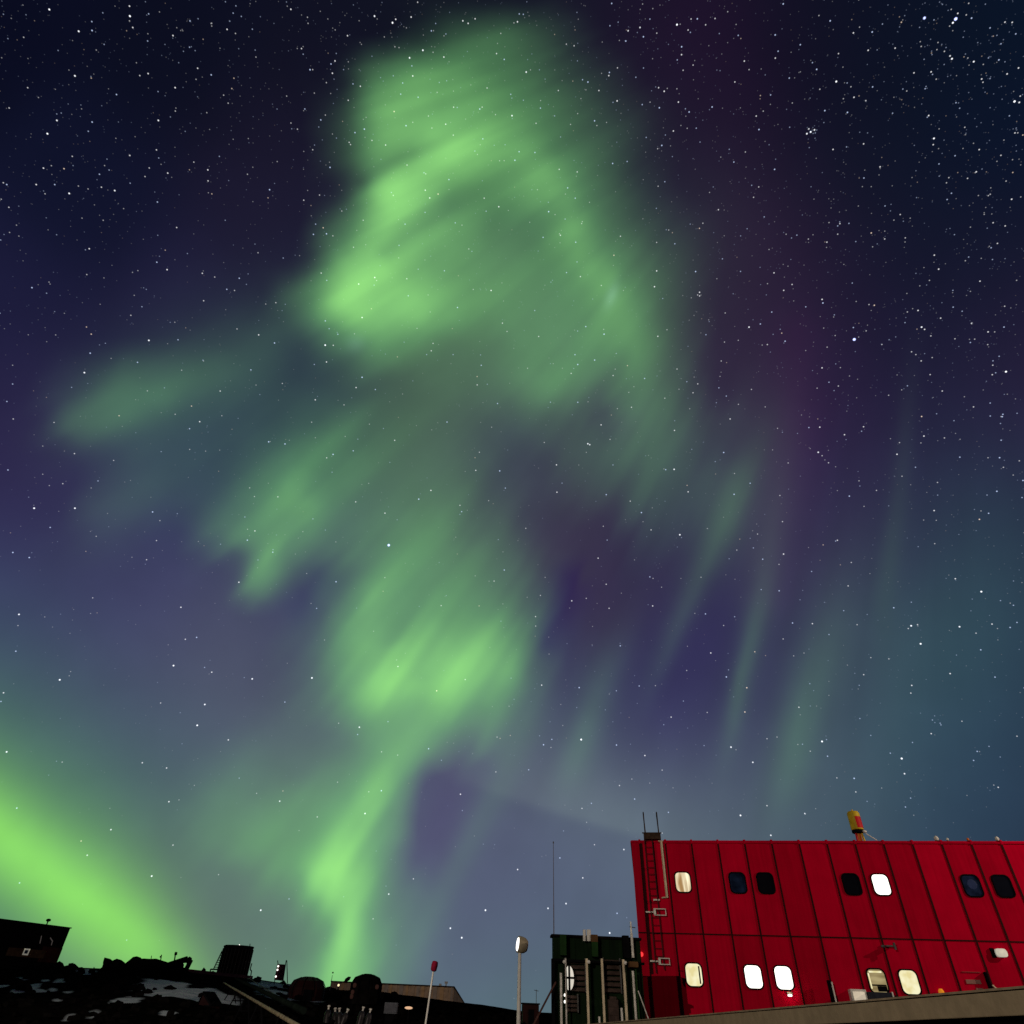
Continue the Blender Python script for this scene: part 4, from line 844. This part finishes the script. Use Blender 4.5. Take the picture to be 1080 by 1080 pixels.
# wind vane on an arm, and thin pole beside it
y = 60.0; p = at(357.3, 1038.4, y); g0 = gz(p.x, y)
t = thing('wind_vane', 'small lamp with slanting arm and black vane beside black round hut', 'wind vane', (p.x, y, g0)); e = at(368.8, 1031.3, y)-Vector((p.x, y, g0)); h = p.z-g0
build('pole', MB().tube((0, 0, -.2), (0, 0, h), .04, n=6), M['black'], t); build('lamp', MB().lathe((0, 0, h-.05), (0, -1, .2), [(0, .06), (.05, .08), (.1, .03)], 10), M['lamp_warm'], t)
build('arm', MB().tube((.1, 0, h+.05), tuple(e), .03, n=6), M['galv_dark'], t); build('vane', MB().lathe(e-Vector((.35, 0, .22)), (.85, 0, .53), [(0, .03), (.1, .12), (.35, .13), (.5, .03)], 8), M['black'], t)
p = at(350.6, 1028.5, 63); t = thing('thin_pole', 'thin bare pole between the two round huts', 'pole', (p.x, 63, gz(p.x, 63))); build('shaft', MB().tube((0, 0, -.2), (0, 0, p.z-gz(p.x, 63)), .035, .02, 6), M['galv_dark'], t); build('collar', MB().lathe((0, 0, 1.2), (0, 0, 1), [(0, .06), (.1, .06)], 8), M['galv_dark'], t)

# ------------------------------------------------------------------ pipe run on trestles coming down the slope
pa, pb = at(236, 1036.5, 44), at(322, 1086.5, 11.0)
pr = thing('pipe_run', 'pale pipe on trestles slanting down the snowy slope', 'pipeline', (pb.x, pb.y, gz(pb.x, pb.y)))
o_ = Vector(pr.location); q = MB().tube(pa-o_, pa-o_+(pb-pa)*1.15, .034, .030, 10); build('pipe', q, mat('pale sandy pipe lagging', (.22, .18, .12), .8, 0, .35, 2.5), pr)
sh = Vector((.42, .5, .22)); build('dark_pipe', MB().tube(pa-o_+sh, pa-o_+(pb-pa)*.93+sh*.5, .05, .05, 10), mat('dark green pipe', (.008, .012, .010), .95, 0, .4, 2, spec=0), pr)
sh2 = Vector((.95, 1.0, .30)); build('thin_pipe', MB().tube(pa-o_+sh2, pa-o_+(pb-pa)*.80+sh2*.35, .016, .014, 8), mat('grey green pipe', (.04, .05, .045), .9, 0, .4, 2), pr)
for k in range(7):
    c = pa.lerp(pb, (k+.35)/7); g0 = gz(c.x, c.y); q = MB()
    if c.z-g0 < .15: continue
    q.tube((c.x-.28-o_.x, c.y-o_.y, g0-.1-o_.z), (c.x-.02-o_.x, c.y-o_.y, c.z-o_.z), .022, n=6); q.tube((c.x+.30-o_.x, c.y-o_.y, g0-.1-o_.z), (c.x+.04-o_.x, c.y-o_.y, c.z-o_.z), .022, n=6)
    q.tube((c.x-.16-o_.x, c.y-o_.y, (g0+c.z)/2-o_.z), (c.x+.17-o_.x, c.y-o_.y, (g0+c.z)/2-o_.z), .018, n=6); build('trestle', q, M['black'], pr)
# rail along the skyline between heap and tank
pa, pb = at(193, 1022.5, 58), at(262, 1029.8, 62); o_ = Vector((pa.x, pa.y, gz(pa.x, pa.y)))
t = thing('boardwalk', 'low boardwalk with reddish edge from heap to ribbed tank', 'boardwalk', tuple(o_))
q = MB(); q_ = []
for p in (pa, pb):
    for dy in (0, 1.2):
        for dz in (-.14, 0.06): q_.append(p-o_+Vector((0, dy, dz)))
q.add(q_, [(0, 1, 3, 2), (4, 6, 7, 5), (0, 4, 5, 1), (2, 3, 7, 6), (1, 5, 7, 3), (0, 2, 6, 4)]); build('deck', q, mat('reddish timber', (.26, .08, .06), .8, 0, .4, 3), t)
for k in range(6): c = pa.lerp(pb, (k+.5)/6)-o_; build('leg', MB().box(c.x-.04, c.x+.04, .05, .13, gz(c.x+o_.x, c.y+o_.y)-o_.z-.2, c.z-.15), M['black'], t)
# small peaked shed with glinting bottles at the bottom left
y = 26.0; ap = at(214, 1048.2, y); cx = ap.x; g0 = gz(cx, y); t = thing('peaked_shelter', 'small dark peaked shelter with glinting metal at its side', 'shelter', (cx, y, g0))
lw, rw = at(208, 1062, y).x-cx, at(225, 1062, y).x-cx; ez = at(214, 1061, y).z-g0; zz_ = ap.z-g0
q = MB(); q.prism([(lw, -.8), (rw*.72, -.8), (rw*.72, ez*.95), (.02, zz_), (lw, ez)], 0, 1.0); build('wall', q, mat('dull maroon boards', (.022, .010, .011), .9, 0, .4, 3, spec=0), t)
q = MB(); q.prism([(lw*1.15, ez-.06), (.0, zz_+.0), (rw*.80, ez*.9), (rw*.80, ez*.9+.06), (.0, zz_+.07), (lw*1.15, ez+.0)], -.06, 1.06); build('roof', q, M['black'], t)
for px, py in ((222.6, 1066.5), (219.5, 1071), (221, 1076)):
    p = at(px, py, y-.3); build('metal_flask', MB().lathe((p.x-cx, -.3, p.z-g0-.25), (.25, 0, 1), [(0, .045), (.24, .045), (.30, .02)], 10), mat('steel with glint as emission', (.7, .66, .6), .3, .4, emit=(1, .9, .8), estr=.14), t)  # glint on the flasks put in as emission
p = at(226.5, 1056, y); build('hook', MB().path([(p.x-cx-.3, -.05, ez*.7), (p.x-cx-.1, -.05, ez*.8), (p.x-cx+.02, -.05, p.z-g0)], .02, 6), M['black'], t)
# grey box with lit lamp beside it, bottom middle
y = 30.0; a, b = at(406, 1057, y), at(417.5, 1069.5, y); cx = (a.x+b.x)/2; g0 = gz(cx, y); t = thing('grey_cabinet', 'small plain grey cabinet on the dark slope', 'cabinet', (cx, y, g0)); w_ = (b.x-a.x)/2
build('body', MB().box(-w_, w_, 0, .4, b.z-g0, a.z-g0), mat('blue grey paint', (.10, .11, .13), .7), t, bevel=.01); build('door', MB().box(-w_*.85, w_*.85, -.02, -.002, b.z-g0+.04, a.z-g0-.04), mat('grey door', (.085, .09, .11), .7), t)
build('plinth', MB().box(-w_*.7, w_*.7, .05, .35, min(-.2, b.z-g0-.3), b.z-g0-.002), M['black'], t)
y = 31.0; p = at(431, 1063, y); g0 = gz(p.x, y); t = thing('ground_lamp', 'small oval warm lamp right of the grey cabinet', 'lamp', (p.x, y, g0)); h = p.z-g0
build('post', MB().tube((0, .1, -.2), (0, .1, h), .03, n=6), M['black'], t); build('lens', MB().prism([(.15*math.cos(k*math.pi/8), h+.045*math.sin(k*math.pi/8)) for k in range(16)], -.05, .04), mat('oval lens', (.8, .5, .3), .5, emit=(1, .62, .38), estr=.55), t)
# row of gas cylinders catching the light
def cyl_proto():
    t = thing('gas_cylinder', '', 'gas cylinder', group='gas cylinders standing in a row below the black round hut')
    q = MB(); q.lathe((0, 0, 0), (0, 0, 1), [(0, .105), (.03, .115), (1.12, .115), (1.22, .09), (1.28, .045)], 14); build('body', q, mat('worn cylinder paint', (.03, .028, .03), .45, .5, .4, 4), t, smooth=True)
    build('valve', MB().lathe((0, 0, 1.28), (0, 0, 1), [(0, .03), (.06, .03), (.07, .05), (.11, .05)], 8), M['galv'], t); return t
proto = cyl_proto()
for k, (px, py) in enumerate(((348.5, 1060), (355, 1061), (362, 1061), (367.5, 1062), (378, 1061), (385.5, 1063))):
    p = at(px, py, 27.0)
    if k == 0: t = proto
    else:
        t = proto.copy(); COL.objects.link(t)
        for ch in proto.children:
            c = ch.copy(); COL.objects.link(c); c.parent = t
    t.location = (p.x, 27.0, p.z-1.39); t.rotation_euler = (0, math.radians(rnd.uniform(6, 20)), rnd.uniform(0, 3))
    t['label'] = ['gas cylinder at the left end of the row', 'second gas cylinder from the left of the row', 'third gas cylinder from the left of the row', 'fourth gas cylinder from the left, before the gap', 'gas cylinder just right of the gap in the row', 'gas cylinder at the right end of the row'][k]
